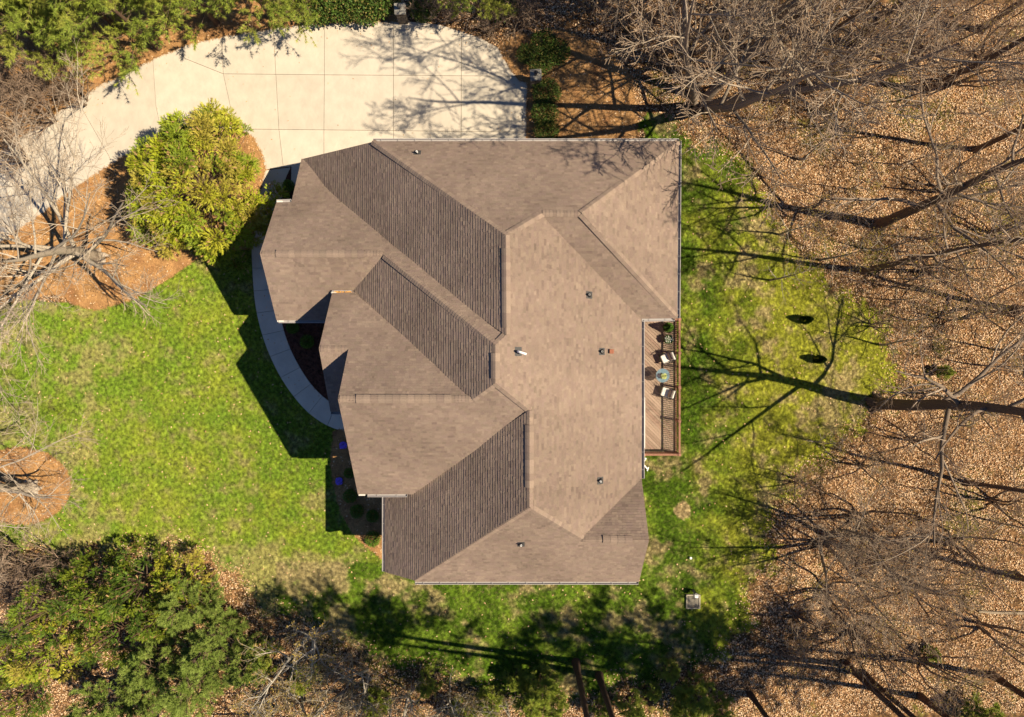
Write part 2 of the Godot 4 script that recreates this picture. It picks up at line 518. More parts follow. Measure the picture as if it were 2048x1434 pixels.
# ------------------------------------------------------------------ driveway and walk
func build_paving() -> void:
	rng.seed = 21
	var lines := [
		[[440, 40], [447, 148], [462, 218], [470, 300]], [[546, 40], [552, 150], [558, 258], [568, 345]], [[649, 30], [649, 150], [648, 262], [648, 400]], [[787, 20], [787, 400]], [[923, 30], [922, 400]],
		[[447, 148], [650, 150], [1080, 153]], [[440, 258], [650, 260], [1080, 265]], [[447, 148], [372, 118], [340, 92]], [[305, 100], [312, 210], [330, 300]],
		[[140, 175], [218, 312], [232, 345]], [[-10, 285], [92, 440]], [[-160, 390], [-80, 560]]]
	var slabs: Array = [P_DRIVE]
	for l in lines:
		var pl := PackedVector2Array()
		for q in l:
			var p := gp(q[0], q[1])
			pl.append(Vector2(p.x, p.z))
		var cut: Array = Geometry2D.offset_polyline(pl, 0.012)
		var next := []
		for s in slabs:
			var got: Array = Geometry2D.clip_polygons(s, cut[0])
			for q in got: next.append(q)
		slabs = next
	var d := Node3D.new()
	d.name = "driveway"
	add_child(d)
	d.set_meta("kind", "structure")
	for s in slabs:
		var b := MB.new()
		b.slab(s, -0.06, 0.03 + rng.randf_range(-0.002, 0.003), vary(lin(0.49, 0.44, 0.375), 0.045))
		put("slab", b.mesh(M.concrete), d)
	var w := Node3D.new()
	w.name = "walkway"
	add_child(w)
	w.set_meta("kind", "structure")
	var L := []
	var R := []
	for q in walk_l: L.append(gp(q[0], q[1]))
	for q in walk_r: R.append(gp(q[0], q[1]))
	for i in L.size() - 1:
		var pts := PackedVector2Array()
		var lp := _spline(L, i)
		var rp := _spline(R, i)
		var gap := 0.008
		for t in [0.0, 0.33, 0.67, 1.0]:
			var s: float = clamp(t, gap, 1.0 - gap)
			var p: Vector3 = lp.call(s)
			pts.append(Vector2(p.x, p.z))
		for t in [1.0, 0.67, 0.33, 0.0]:
			var s2: float = clamp(t, gap, 1.0 - gap)
			var p2: Vector3 = rp.call(s2)
			pts.append(Vector2(p2.x, p2.z))
		var b2 := MB.new()
		b2.slab(pts, -0.06, 0.035 + rng.randf_range(-0.002, 0.002), vary(lin(0.56, 0.51, 0.44), 0.04))
		put("slab", b2.mesh(M.concrete), w)

func _spline(a: Array, i: int) -> Callable:
	var p0: Vector3 = a[max(i - 1, 0)]
	var p1: Vector3 = a[i]
	var p2: Vector3 = a[i + 1]
	var p3: Vector3 = a[min(i + 2, a.size() - 1)]
	return func(t: float) -> Vector3: return p1.cubic_interpolate(p2, p0, p3, t)

# ------------------------------------------------------------------ the house
# every roof slope as 1/distance from the lens = a + b * u or a + b * v (read off eaves, hips and valleys)
var slopes := {
	"N": ["v", 0.0380782, 0.0314494], "E": ["u", 0.0325288, -0.023005], "E2": ["u", 0.0341615, -0.025065], "S2": ["v", 0.0271546, -0.0217975],
	"WN": ["u", 0.0329589, 0.0232649], "WM": ["u", 0.0336539, 0.0236519], "WS": ["u", 0.0314731, 0.0227967], "SS": ["v", 0.0393916, -0.0356968],
	"SEN": ["v", 0.024412, 0.0232], "G1N": ["v", 0.0335537, 0.0280357], "G1S": ["v", 0.0264151, -0.0204732], "G2N": ["v", 0.0308521, 0.0250915],
	"G2S": ["v", 0.0339205, -0.028059], "G3S": ["v", 0.030208, -0.0205]}

func add_slope(called: String, y0: float, h0: float, y1: float, h1: float) -> void:
	var v0 := (y0 - 717.0) / FOCAL
	var v1 := (y1 - 717.0) / FOCAL
	var w0 := 1.0 / (CAM_H - h0)
	var w1 := 1.0 / (CAM_H - h1)
	var b := (w1 - w0) / (v1 - v0)
	slopes[called] = ["v", w0 - b * v0, b]

func on(s: String, x: float, y: float) -> Vector3:
	var q: Array = slopes[s]
	var t := (x - 1024.0) / FOCAL if q[0] == "u" else (y - 717.0) / FOCAL
	var w: float = q[1] + q[2] * t
	return px(x, y, CAM_H - 1.0 / w)

func slope_normal(s: String) -> Vector3:
	var a := on(s, 900, 600)
	var b := on(s, 1000, 600)
	var c := on(s, 900, 700)
	var n := (b - a).cross(c - a).normalized()
	return n if n.y > 0.0 else -n

var TABS := [lin(0.285, 0.215, 0.177), lin(0.266, 0.2, 0.166), lin(0.272, 0.201, 0.17), lin(0.298, 0.226, 0.183), lin(0.253, 0.188, 0.159), lin(0.27, 0.207, 0.169), lin(0.262, 0.194, 0.167)]

func roof_slope(house: Node3D, s: String, list: Array, label := "") -> void:
	var P := PackedVector3Array()
	for q in list: P.append(on(s, q[0], q[1]))
	var nrm := slope_normal(s)
	var up := (Vector3.UP - nrm * nrm.y).normalized()
	var along := up.cross(nrm).normalized()
	var o := P[0]
	var flat := PackedVector2Array()
	for p in P: flat.append(Vector2((p - o).dot(along), (p - o).dot(up)))
	# boarding with the white fascia round it
	var b := MB.new()
	var idx := Geometry2D.triangulate_polygon(flat)
	for i in range(0, idx.size(), 3):
		b.face(P[idx[i]], P[idx[i + 1]], P[idx[i + 2]], nrm, lin(0.16, 0.1, 0.075))
		b.face(P[idx[i]] + Vector3.DOWN * 0.19, P[idx[i + 1]] + Vector3.DOWN * 0.19, P[idx[i + 2]] + Vector3.DOWN * 0.19, -nrm, lin(0.7, 0.68, 0.63))
	for i in P.size():
		var p := P[i]; var q2 := P[(i + 1) % P.size()]
		b.quad(p, q2, q2 + Vector3.DOWN * 0.19, p + Vector3.DOWN * 0.19, lin(0.7, 0.68, 0.63))
	var part := put("roof_slope", b.mesh(M.paint), house)
	# shingle courses: every tab tilted, its butt edge standing proud of the course below
	var t := MB.new()
	var lo := Vector2(1e9, 1e9)
	var hi := Vector2(-1e9, -1e9)
	for f in flat:
		lo = Vector2(min(lo.x, f.x), min(lo.y, f.y))
		hi = Vector2(max(hi.x, f.x), max(hi.y, f.y))
	var expo := 0.1435
	var y := lo.y - 0.02
	while y < hi.y:
		var x := lo.x - rng.randf() * 0.5
		while x < hi.x:
			var w: float = [0.1, 0.14, 0.18, 0.23, 0.3][rng.randi() % 5]
			var yb := y - (0.0 if rng.randf() < 0.6 else rng.randf_range(0.004, 0.014))
			var r := PackedVector2Array([Vector2(x, yb), Vector2(x + w, yb), Vector2(x + w, y + expo + 0.004), Vector2(x, y + expo + 0.004)])
			var ins := 0
			for q3 in r: ins += 1 if Geometry2D.is_point_in_polygon(q3, flat) else 0
			var pieces: Array = [r] if ins == 4 else Geometry2D.intersect_polygons(r, flat)
			var th := 0.02 if rng.randf() < 0.6 else 0.027
			var mid := o + along * (x + w * 0.5) + up * y
			var stain := 1.0 + 0.2 * n_mid.get_noise_2d(mid.x * 0.9 + mid.y, mid.z * 0.9) + 0.1 * n_fine.get_noise_2d(mid.x, mid.z)
			var col: Color = tone(TABS[rng.randi() % 7], stain * (rng.randf_range(0.95, 1.06) if rng.randf() < 0.86 else rng.randf_range(0.82, 0.92)))
			for pc in pieces:
				var pts := PackedVector3Array()
				for q4 in pc: pts.append(o + along * q4.x + up * q4.y + nrm * (th * (1.0 - 0.93 * (q4.y - y) / expo) + 0.002))
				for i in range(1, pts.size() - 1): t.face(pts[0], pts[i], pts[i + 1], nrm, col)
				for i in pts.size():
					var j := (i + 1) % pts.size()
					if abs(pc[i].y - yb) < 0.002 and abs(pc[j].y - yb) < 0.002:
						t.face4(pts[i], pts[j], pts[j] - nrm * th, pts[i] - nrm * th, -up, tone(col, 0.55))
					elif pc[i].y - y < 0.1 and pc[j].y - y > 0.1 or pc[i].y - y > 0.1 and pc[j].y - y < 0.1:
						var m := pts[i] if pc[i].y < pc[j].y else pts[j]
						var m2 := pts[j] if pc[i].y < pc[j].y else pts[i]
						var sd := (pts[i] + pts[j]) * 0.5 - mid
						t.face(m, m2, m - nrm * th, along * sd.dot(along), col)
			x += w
		y += expo
	var sh := put("shingles", t.mesh(M.shingle), part)
	sh.set_meta("kind", "stuff")

# cap shingles bent over a hip or ridge
func cap_row(house: Node3D, s1: String, s2: String, a: Array, b: Array, called := "ridge_cap", half := 0.165, lift := 0.03, step := 0.15) -> void:
	var A := (on(s1, a[0], a[1]) + on(s2, a[0], a[1])) * 0.5
	var B := (on(s1, b[0], b[1]) + on(s2, b[0], b[1])) * 0.5
	if A.y > B.y and called == "ridge_cap":
		var sw := A; A = B; B = sw
	var n1 := slope_normal(s1)
	var n2 := slope_normal(s2)
	var d := (B - A).normalized()
	var e1 := n1.cross(d).normalized()
	if e1.dot(n2) > 0.0: e1 = -e1
	var e2 := n2.cross(d).normalized()
	if e2.dot(n1) > 0.0: e2 = -e2
	var nm := (n1 + n2).normalized()
	var m := MB.new()
	var len := A.distance_to(B)
	var k: int = max(1, int(len / step))
	for i in k:
		var f0 := len * i / k
		var f1 := len * (i + 1) / k + 0.01
		var col: Color = TABS[[0, 3, 5, 1, 4, 3][rng.randi() % 6]]
		col = tone(col, rng.randf_range(1.0, 1.2))
		var l0 := lift + 0.012
		var l1 := lift
		var c0 := A + d * f0 + nm * (l0 + 0.004)
		var c1 := A + d * f1 + nm * (l1 + 0.004)
		for sd in [[e1, n1], [e2, n2]]:
			var e: Vector3 = sd[0]
			var nn: Vector3 = sd[1]
			# rolled over the crest: a shoulder strip, then the flat wing
			var r0 := c0 + e * half * 0.3 - nm * 0.002
			var r1 := c1 + e * half * 0.3 - nm * 0.002
			r0 -= nm * max(0.0, (r0 - (A + d * f0)).dot(nm) - l0) * 0.0
			var w0 := A + d * f0 + e * half + nn * l0
			var w1 := A + d * f1 + e * half + nn * l1
			r0 = A + d * f0 + e * half * 0.32 + nn * (l0 + 0.003)
			r1 = A + d * f1 + e * half * 0.32 + nn * (l1 + 0.003)
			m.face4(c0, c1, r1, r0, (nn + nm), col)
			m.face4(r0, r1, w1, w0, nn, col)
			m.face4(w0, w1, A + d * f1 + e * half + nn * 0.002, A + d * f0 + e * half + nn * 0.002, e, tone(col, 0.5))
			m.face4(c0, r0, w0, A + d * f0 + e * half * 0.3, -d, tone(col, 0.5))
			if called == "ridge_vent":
				# added vent base lip, coloured black to paint the shadow gap under the caps
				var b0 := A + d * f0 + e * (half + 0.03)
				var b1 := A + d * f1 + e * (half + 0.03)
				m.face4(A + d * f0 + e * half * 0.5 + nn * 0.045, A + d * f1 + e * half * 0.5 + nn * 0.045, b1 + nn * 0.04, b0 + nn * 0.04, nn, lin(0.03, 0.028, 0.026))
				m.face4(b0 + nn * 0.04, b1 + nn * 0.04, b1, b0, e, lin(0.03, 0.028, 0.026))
	var o := put(called, m.mesh(M.shingle), house)
	if called == "ridge_cap": o.set_meta("kind", "stuff")

func gutter(house: Node3D, a: Vector3, b: Vector3, out: Vector3) -> void:
	var m := MB.new()
	var d := (b - a).normalized()
	var bs := Basis(d, Vector3.UP, d.cross(Vector3.UP))
	var len := a.distance_to(b)
	var mid := (a + b) * 0.5 + Vector3.DOWN * 0.02
	var c := lin(0.30, 0.28, 0.285)
	m.box(mid + out * 0.012 + Vector3.DOWN * 0.05, Vector3(len, 0.1, 0.008), c, bs)
	m.box(mid + out * 0.07 + Vector3.DOWN * 0.1, Vector3(len, 0.008, 0.124), c, bs)
	m.box(mid + out * 0.13 + Vector3.DOWN * 0.045, Vector3(len, 0.11, 0.012), c, bs)
	m.box(mid + out * 0.138 + Vector3.UP * 0.008, Vector3(len, 0.014, 0.03), c, bs)
	for e in [-0.5, 0.5]:
		m.box(mid + d * len * e + out * 0.07 + Vector3.DOWN * 0.05, Vector3(0.008, 0.105, 0.125), c, bs)
	var k := int(len / 0.8)
	for i in k:
		m.box(mid + d * (len * ((i + 0.5) / k - 0.5)) + out * 0.07 + Vector3.DOWN * 0.004, Vector3(0.02, 0.006, 0.12), tone(c, 0.9), bs)
	put("gutter", m.mesh(M.paint), house)

func wall_box(house: Node3D, x0: float, x1: float, z0: float, z1: float, h: float) -> void:
	var m := MB.new()
	m.box(Vector3((x0 + x1) / 2, h / 2 - 0.9, (z0 + z1) / 2), Vector3(x1 - x0, h + 1.8, z1 - z0), lin(0.27, 0.12, 0.075))
	put("wall", m.mesh(M.brick), house)

func gable_wall(house: Node3D, pts: Array, depth: Vector3) -> void:
	var m := MB.new()
	var col := lin(0.27, 0.12, 0.075)
	var c := Vector3.ZERO
	for p in pts: c += p / pts.size()
	for i in range(1, pts.size() - 1):
		m.face(pts[0], pts[i], pts[i + 1], -depth, col)
		m.face(pts[0] + depth, pts[i] + depth, pts[i + 1] + depth, depth, col)
	for i in pts.size():
		var p: Vector3 = pts[i]
		var q: Vector3 = pts[(i + 1) % pts.size()]
		m.face4(p, q, q + depth, p + depth, (p + q) * 0.5 - c, col)
	put("gable_wall", m.mesh(M.brick), house)

func opening(house: Node3D, called: String, p: Vector3, size: Vector2, out: Vector3, door: bool) -> void:
	var m := MB.new()
	var side := Vector3.UP.cross(out)
	var bs := Basis(side, Vector3.UP, out)
	var white := lin(0.75, 0.74, 0.7)
	for s in [-1.0, 1.0]:
		m.box(p + side * s * size.x * 0.5, Vector3(0.1, size.y + 0.1, 0.12), white, bs)
		m.box(p + Vector3.UP * s * size.y * 0.5, Vector3(size.x, 0.1, 0.11), white, bs)
	var f := put(called, m.mesh(M.paint), house)
	var g := MB.new()
	if door:
		for i in 4: g.box(p + Vector3.UP * size.y * (i / 4.0 - 0.375), Vector3(size.x - 0.1, size.y / 4.0 - 0.015, 0.05), white, bs, 0.01)
		put("panel", g.mesh(M.paint), f)
	else:
		for i in 2: g.box(p + Vector3.UP * size.y * (i / 2.0 - 0.25), Vector3(size.x - 0.1, size.y / 2.0 - 0.04, 0.03), lin(0.03, 0.035, 0.04), bs)
		put("pane", g.mesh(M.metal), f)

func vent_pipe(house: Node3D, s: String, x: float, y: float, white: bool) -> void:
	var p := on(s, x, y)
	var n := slope_normal(s)
	var up := (Vector3.UP - n * n.y).normalized()
	var m := MB.new()
	m.box(p + n * 0.022, Vector3(0.34, 0.012, 0.36), lin(0.06, 0.06, 0.065), Basis(up.cross(n), n, up.cross(n).cross(n)))
	m.tube(PackedVector3Array([p - Vector3.UP * 0.02, p + Vector3.UP * 0.12, p + Vector3.UP * 0.16]), PackedFloat32Array([0.14, 0.085, 0.07]), 16, lin(0.06, 0.06, 0.065))
	var o := put("vent_pipe", m.mesh(M.metal), house)
	var q := MB.new()
	q.lathe(p, [Vector2(0.045, 0.1), Vector2(0.045, 0.3), Vector2(0.032, 0.3), Vector2(0.032, 0.2), Vector2(0.0, 0.2)], 16, lin(0.75, 0.75, 0.75) if white else lin(0.4, 0.4, 0.4))
	put("pipe", q.mesh(M.paint), o)

func build_house() -> void:
	rng.seed = 31
	add_slope("F1", 318, 3.72, 344, 4.25)
	add_slope("F2", 344, 4.25, 374, 4.75)
	var h404 := on("G1N", 600, 404).y
	add_slope("F3", 374, 4.75, 404, h404)
	var h := thing("brick_house", "large brick house with a brown shingled roof of many hips and gables", "house")
	wall_box(h, -4.5, 6.0, -10.3, 10.7, 6.35)
	wall_box(h, -6.1, -4.503, -10.297, 10.697, 5.1)
	wall_box(h, 6.003, 7.85, -10.303, -2.4, 6.3)
	wall_box(h, -7.2, -4.6, -2.8, 6.3, 6.55)
	wall_box(h, -8.5, -7.203, -2.797, 2.2, 6.5)
	wall_box(h, -11.6, -6.2, -7.6, -2.4, 5.2)
	wall_box(h, -10.9, -6.15, -10.294, -7.603, 3.45)
	gable_wall(h, [Vector3(-11.596, 5.2, -7.6), Vector3(-11.596, 5.2, -2.4), Vector3(-11.596, 7.75, -5.02)], Vector3(0.3, 0, 0))
	gable_wall(h, [Vector3(-7.196, 6.55, -2.7), Vector3(-7.196, 6.55, 6.2), Vector3(-7.196, 10.7, 1.79)], Vector3(0.3, 0, 0))
	gable_wall(h, [Vector3(-8.496, 6.5, -2.7), Vector3(-8.496, 6.5, 2.15), Vector3(-8.496, 8.85, -0.46)], Vector3(0.3, 0, 0))
	gable_wall(h, [Vector3(5.996, 6.35, 6.4), Vector3(5.996, 6.35, 10.6), Vector3(5.996, 8.6, 8.45)], Vector3(-0.3, 0, 0))
	gable_wall(h, [Vector3(-10.8, 3.45, -10.29), Vector3(-6.2, 3.45, -10.29), Vector3(-6.2, 6.6, -10.29), Vector3(-7.0, 6.3, -10.29), Vector3(-10.8, 3.6, -10.29)], Vector3(0, 0, 0.3))
	for i in 3: opening(h, "garage_door", Vector3(-2.6 + i * 3.3, 1.15, -10.31), Vector2(2.7, 2.3), Vector3(0, 0, -1), true)
	opening(h, "front_door", Vector3(-8.51, 1.3, 0.9), Vector2(1.1, 2.2), Vector3(-1, 0, 0), true)
	for q in [[-11.61, 1.6, -5.0], [-7.21, 1.7, 4.2], [-7.21, 4.6, 4.2], [-7.21, 8.0, 1.8], [-8.51, 5.0, -0.4], [-6.11, 1.7, 8.6]]:
		opening(h, "window", Vector3(q[0], q[1], q[2]), Vector2(1.5, 1.5), Vector3(-1, 0, 0), false)
	for q in [[6.01, 2.7, 0.2], [6.01, 5.2, 0.2], [6.01, 5.2, 3.4], [6.01, 1.6, 8.4], [7.86, 2.4, -6.0]]:
		opening(h, "window", Vector3(q[0], q[1], q[2]), Vector2(1.5, 1.5), Vector3(1, 0, 0), false)
	for q in [[-3.0, 2.0, 10.71], [2.0, 2.0, 10.71], [2.0, 5.0, 10.71]]:
		opening(h, "window", Vector3(q[0], q[1], q[2]), Vector2(1.5, 1.5), Vector3(0, 0, 1), false)
	# roof slopes by their corners in the photograph
	roof_slope(h, "N", [[745, 283], [1357, 283], [1163, 426], [1085, 426], [1011, 470]])
	roof_slope(h, "WN", [[745, 284], [1011, 470], [1013, 671], [862, 564], [776, 496], [744, 468], [712, 441], [690, 422], [669, 402], [647, 377], [626, 347], [609, 321], [605, 318]])
	roof_slope(h, "F1", [[603, 318], [614, 318], [633, 344], [597, 344]])
	roof_slope(h, "F2", [[597, 344], [633, 344], [654, 374], [590, 374]])
	roof_slope(h, "F3", [[590, 374], [654, 374], [681, 404], [583, 404]])
	roof_slope(h, "G1N", [[553, 405], [680, 403], [697, 415], [719, 434], [751, 461], [783, 489], [869, 557], [1012, 666], [992, 690], [768, 511], [764, 507], [520, 507]])
	roof_slope(h, "G1S", [[520, 507], [767, 508], [709, 588], [690, 640], [553, 640]])
	roof_slope(h, "WM", [[768, 511], [991, 690], [991, 766], [946, 799], [700, 586], [700, 581]])
	roof_slope(h, "G2N", [[664, 587], [706, 583], [949, 796], [676, 798], [697, 698], [638, 697]])
	roof_slope(h, "G3S", [[638, 697], [716, 697], [728, 823], [661, 823]])
	roof_slope(h, "G2S", [[676, 798], [945, 798], [991, 767], [1060, 823], [826, 988], [716, 988]])
	roof_slope(h, "WS", [[1058, 821], [1058, 1014], [830, 1161], [770, 1144], [770, 976], [815, 982]])
	roof_slope(h, "SS", [[1059, 1015], [1165, 1079], [1298, 1080], [1278, 1163], [830, 1163]])
	roof_slope(h, "E", [[1012, 470], [1084, 427], [1283, 633], [1283, 962], [1167, 1078], [1060, 1015], [1060, 821], [991, 766], [991, 690], [1013, 668]])
	roof_slope(h, "S2", [[1083, 428], [1163, 428], [1353, 636], [1280, 637]])
	roof_slope(h, "E2", [[1163, 427], [1357, 283], [1354, 636]])
	roof_slope(h, "SEN", [[1162, 1079], [1281, 955], [1283, 957], [1298, 1080]])
	for q in [["N", "WN", [745, 283], [1011, 470]], ["N", "E", [1011, 470], [1085, 426]], ["N", "S2", [1085, 426], [1163, 427]], ["N", "E2", [1163, 426], [1357, 283]],
			["S2", "E2", [1163, 428], [1353, 635]], ["E", "WN", [1012, 470], [1013, 668]], ["E", "G1N", [1013, 668], [991, 690]], ["G1N", "WM", [768, 511], [991, 690]],
			["G1N", "G1S", [524, 507], [766, 507]], ["WM", "E", [991, 690], [991, 766]], ["WM", "G2S", [946, 798], [991, 766]], ["G2S", "E", [1060, 821], [991, 766]],
			["G2N", "G2S", [679, 798], [945, 798]], ["WS", "E", [1059, 821], [1059, 1014]], ["WS", "SS", [830, 1161], [1059, 1015]], ["E", "SS", [1165, 1078], [1060, 1015]],
			["SEN", "SS", [1165, 1079], [1296, 1080]], ["G2N", "G3S", [641, 697], [697, 697]]]:
		cap_row(h, q[0], q[1], q[2], q[3])
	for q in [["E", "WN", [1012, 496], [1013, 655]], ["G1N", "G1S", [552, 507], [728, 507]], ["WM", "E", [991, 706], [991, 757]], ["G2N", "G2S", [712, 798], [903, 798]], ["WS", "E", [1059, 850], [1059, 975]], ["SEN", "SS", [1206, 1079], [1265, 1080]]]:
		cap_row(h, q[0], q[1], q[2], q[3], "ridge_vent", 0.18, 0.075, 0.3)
	# gutters
	gutter(h, on("N", 746, 283), on("N", 1358, 283), Vector3(0, 0, -1))
	gutter(h, on("E2", 1357, 283), on("E2", 1354.5, 636), Vector3(1, 0, 0))
	gutter(h, on("S2", 1284, 637), on("S2", 1350, 636), Vector3(0, 0, 1))
	gutter(h, on("E", 1283, 640), on("E", 1283, 957), Vector3(1, 0, 0))
	gutter(h, on("SS", 830, 1163), on("SS", 1277, 1163), Vector3(0, 0, 1))
	gutter(h, on("WS", 770, 990), on("WS", 770, 1143), Vector3(-1, 0, 0))
	gutter(h, on("G2S", 735, 988), on("G2S", 814, 988), Vector3(0, 0, 1))
	gutter(h, on("G1S", 557, 640), on("G1S", 680, 640), Vector3(0, 0, 1))
	gutter(h, on("G2N", 664, 587), on("G2N", 703, 587), Vector3(0, 0, -1))
	gutter(h, on("G1N", 553, 405), on("G1N", 582, 404), Vector3(0, 0, -1))
	gutter(h, on("G3S", 662, 823), on("G3S", 700, 823), Vector3(0, 0, 1))
	# boxed white eave returns
	for q in [["G2S", 718, 987], ["G1S", 555, 639], ["G2N", 663, 588], ["G1N", 553, 405]]:
		var rb := MB.new()
		var sg := -1.0 if q[0] in ["G2N", "G1N"] else 1.0
		rb.box(on(q[0], q[1], q[2]) + Vector3(0.12, -0.13, 0.06 * sg), Vector3(0.32, 0.14, 0.13), lin(0.55, 0.53, 0.49), Basis.IDENTITY, 0.01)
		put("eave_return", rb.mesh(M.paint), h)
	# dry leaves caught in the short gutter
	var lf := MB.new()
	for i in 90:
		var p := on("G2N", rng.randf_range(666, 702), 587) + Vector3(0, -0.06 + rng.randf() * 0.03, -rng.randf_range(0.03, 0.12))
		var a := rng.randf() * TAU
		lf.tri(p, p + Vector3(cos(a), 0.2, sin(a)) * 0.07, p + Vector3(cos(a + 1.0), 0.1, sin(a + 1.0)) * 0.06, vary(lin(0.5, 0.25, 0.06), 0.3))
	var lo := put("gutter_leaves", lf.mesh(M.leaf), h)
	lo.set_meta("kind", "stuff")
	for q in [["N", 835, 306, true], ["SS", 1042, 1088, true], ["E", 1178, 590, false], ["E", 1203, 703, false], ["E", 1200, 961, true]]:
		vent_pipe(h, q[0], q[1], q[2], q[3])
	# white flue pipe lying over its flashing
	var fp := on("E", 1036, 703)
	var fm := MB.new()
	var en := slope_normal("E")
	fm.box(fp + en * 0.022, Vector3(0.36, 0.012, 0.4), lin(0.06, 0.06, 0.065), Basis(Vector3.BACK.cross(en), en, Vector3.BACK))
	fm.tube(PackedVector3Array([fp, fp + Vector3(0, 0.22, 0), fp + Vector3(0.02, 0.34, 0.01), fp + Vector3(0.12, 0.42, 0.04), fp + Vector3(0.36, 0.42, 0.12)]), PackedFloat32Array([0.05, 0.05, 0.05, 0.05, 0.05]), 14, lin(0.85, 0.85, 0.85), true)
	put("flue_pipe", fm.mesh(M.paint), h)
	var tp := on("E", 1222, 703)
	var tm := MB.new()
	tm.box(tp + Vector3(0, 0.05, 0), Vector3(0.18, 0.3, 0.18), lin(0.33, 0.12, 0.075), Basis.IDENTITY, 0.012)
	tm.box(tp + Vector3(0, 0.22, 0), Vector3(0.21, 0.04, 0.21), lin(0.37, 0.15, 0.095), Basis.IDENTITY, 0.012)
	put("roof_vent", tm.mesh(M.brick), h)
	# bay window on the deck side
	var bm := MB.new()
	var c := [Vector2(6.003, 1.75), Vector2(6.95, 2.15), Vector2(6.95, 4.75), Vector2(6.003, 5.15)]
	bm.slab(PackedVector2Array(c), 1.2, 3.7, lin(0.72, 0.7, 0.64))
	bm.slab(PackedVector2Array([Vector2(6.003, 1.62), Vector2(7.16, 2.1), Vector2(7.16, 4.8), Vector2(6.003, 5.28)]), 3.703, 3.8, lin(0.72, 0.71, 0.68))
	bm.face4(Vector3(6.003, 4.4, 1.75), Vector3(6.003, 4.4, 5.15), Vector3(7.08, 3.81, 4.74), Vector3(7.08, 3.81, 2.16), Vector3(1, 1, 0), lin(0.40, 0.29, 0.19))
	bm.face(Vector3(6.003, 4.4, 1.75), Vector3(7.08, 3.81, 2.16), Vector3(6.003, 3.81, 1.7), Vector3(0, 1, -1), lin(0.40, 0.29, 0.19))
	bm.face(Vector3(6.003, 4.4, 5.15), Vector3(7.08, 3.81, 4.74), Vector3(6.003, 3.81, 5.2), Vector3(0, 1, 1), lin(0.40, 0.29, 0.19))
	put("bay_window", bm.mesh(M.paint), h)
	# white downspout with its kicked-out foot
	var dm := MB.new()
	var white := lin(0.85, 0.85, 0.83)
	dm.tube(PackedVector3Array([px(1291.5, 917, 6.35), px(1285, 926, 6.0)]), PackedFloat32Array([0.045, 0.045]), 8, white, true)
	dm.tube(PackedVector3Array([px(1285, 926, 6.0), Vector3(6.1, 5.4, 5.55), Vector3(6.1, 0.9, 5.55), px(1284, 926, 0.8), px(1294.5, 937.5, 0.14)]), PackedFloat32Array([0.045, 0.045, 0.045, 0.045, 0.045]), 8, white, true)
	dm.tube(PackedVector3Array([px(1297, 934, 0.12), px(1294, 942, 0.12)]), PackedFloat32Array([0.04, 0.04]), 8, white, true)
	put("downspout", dm.mesh(M.paint), h)

# ------------------------------------------------------------------ deck and what stands on it
const DECK := 1.2

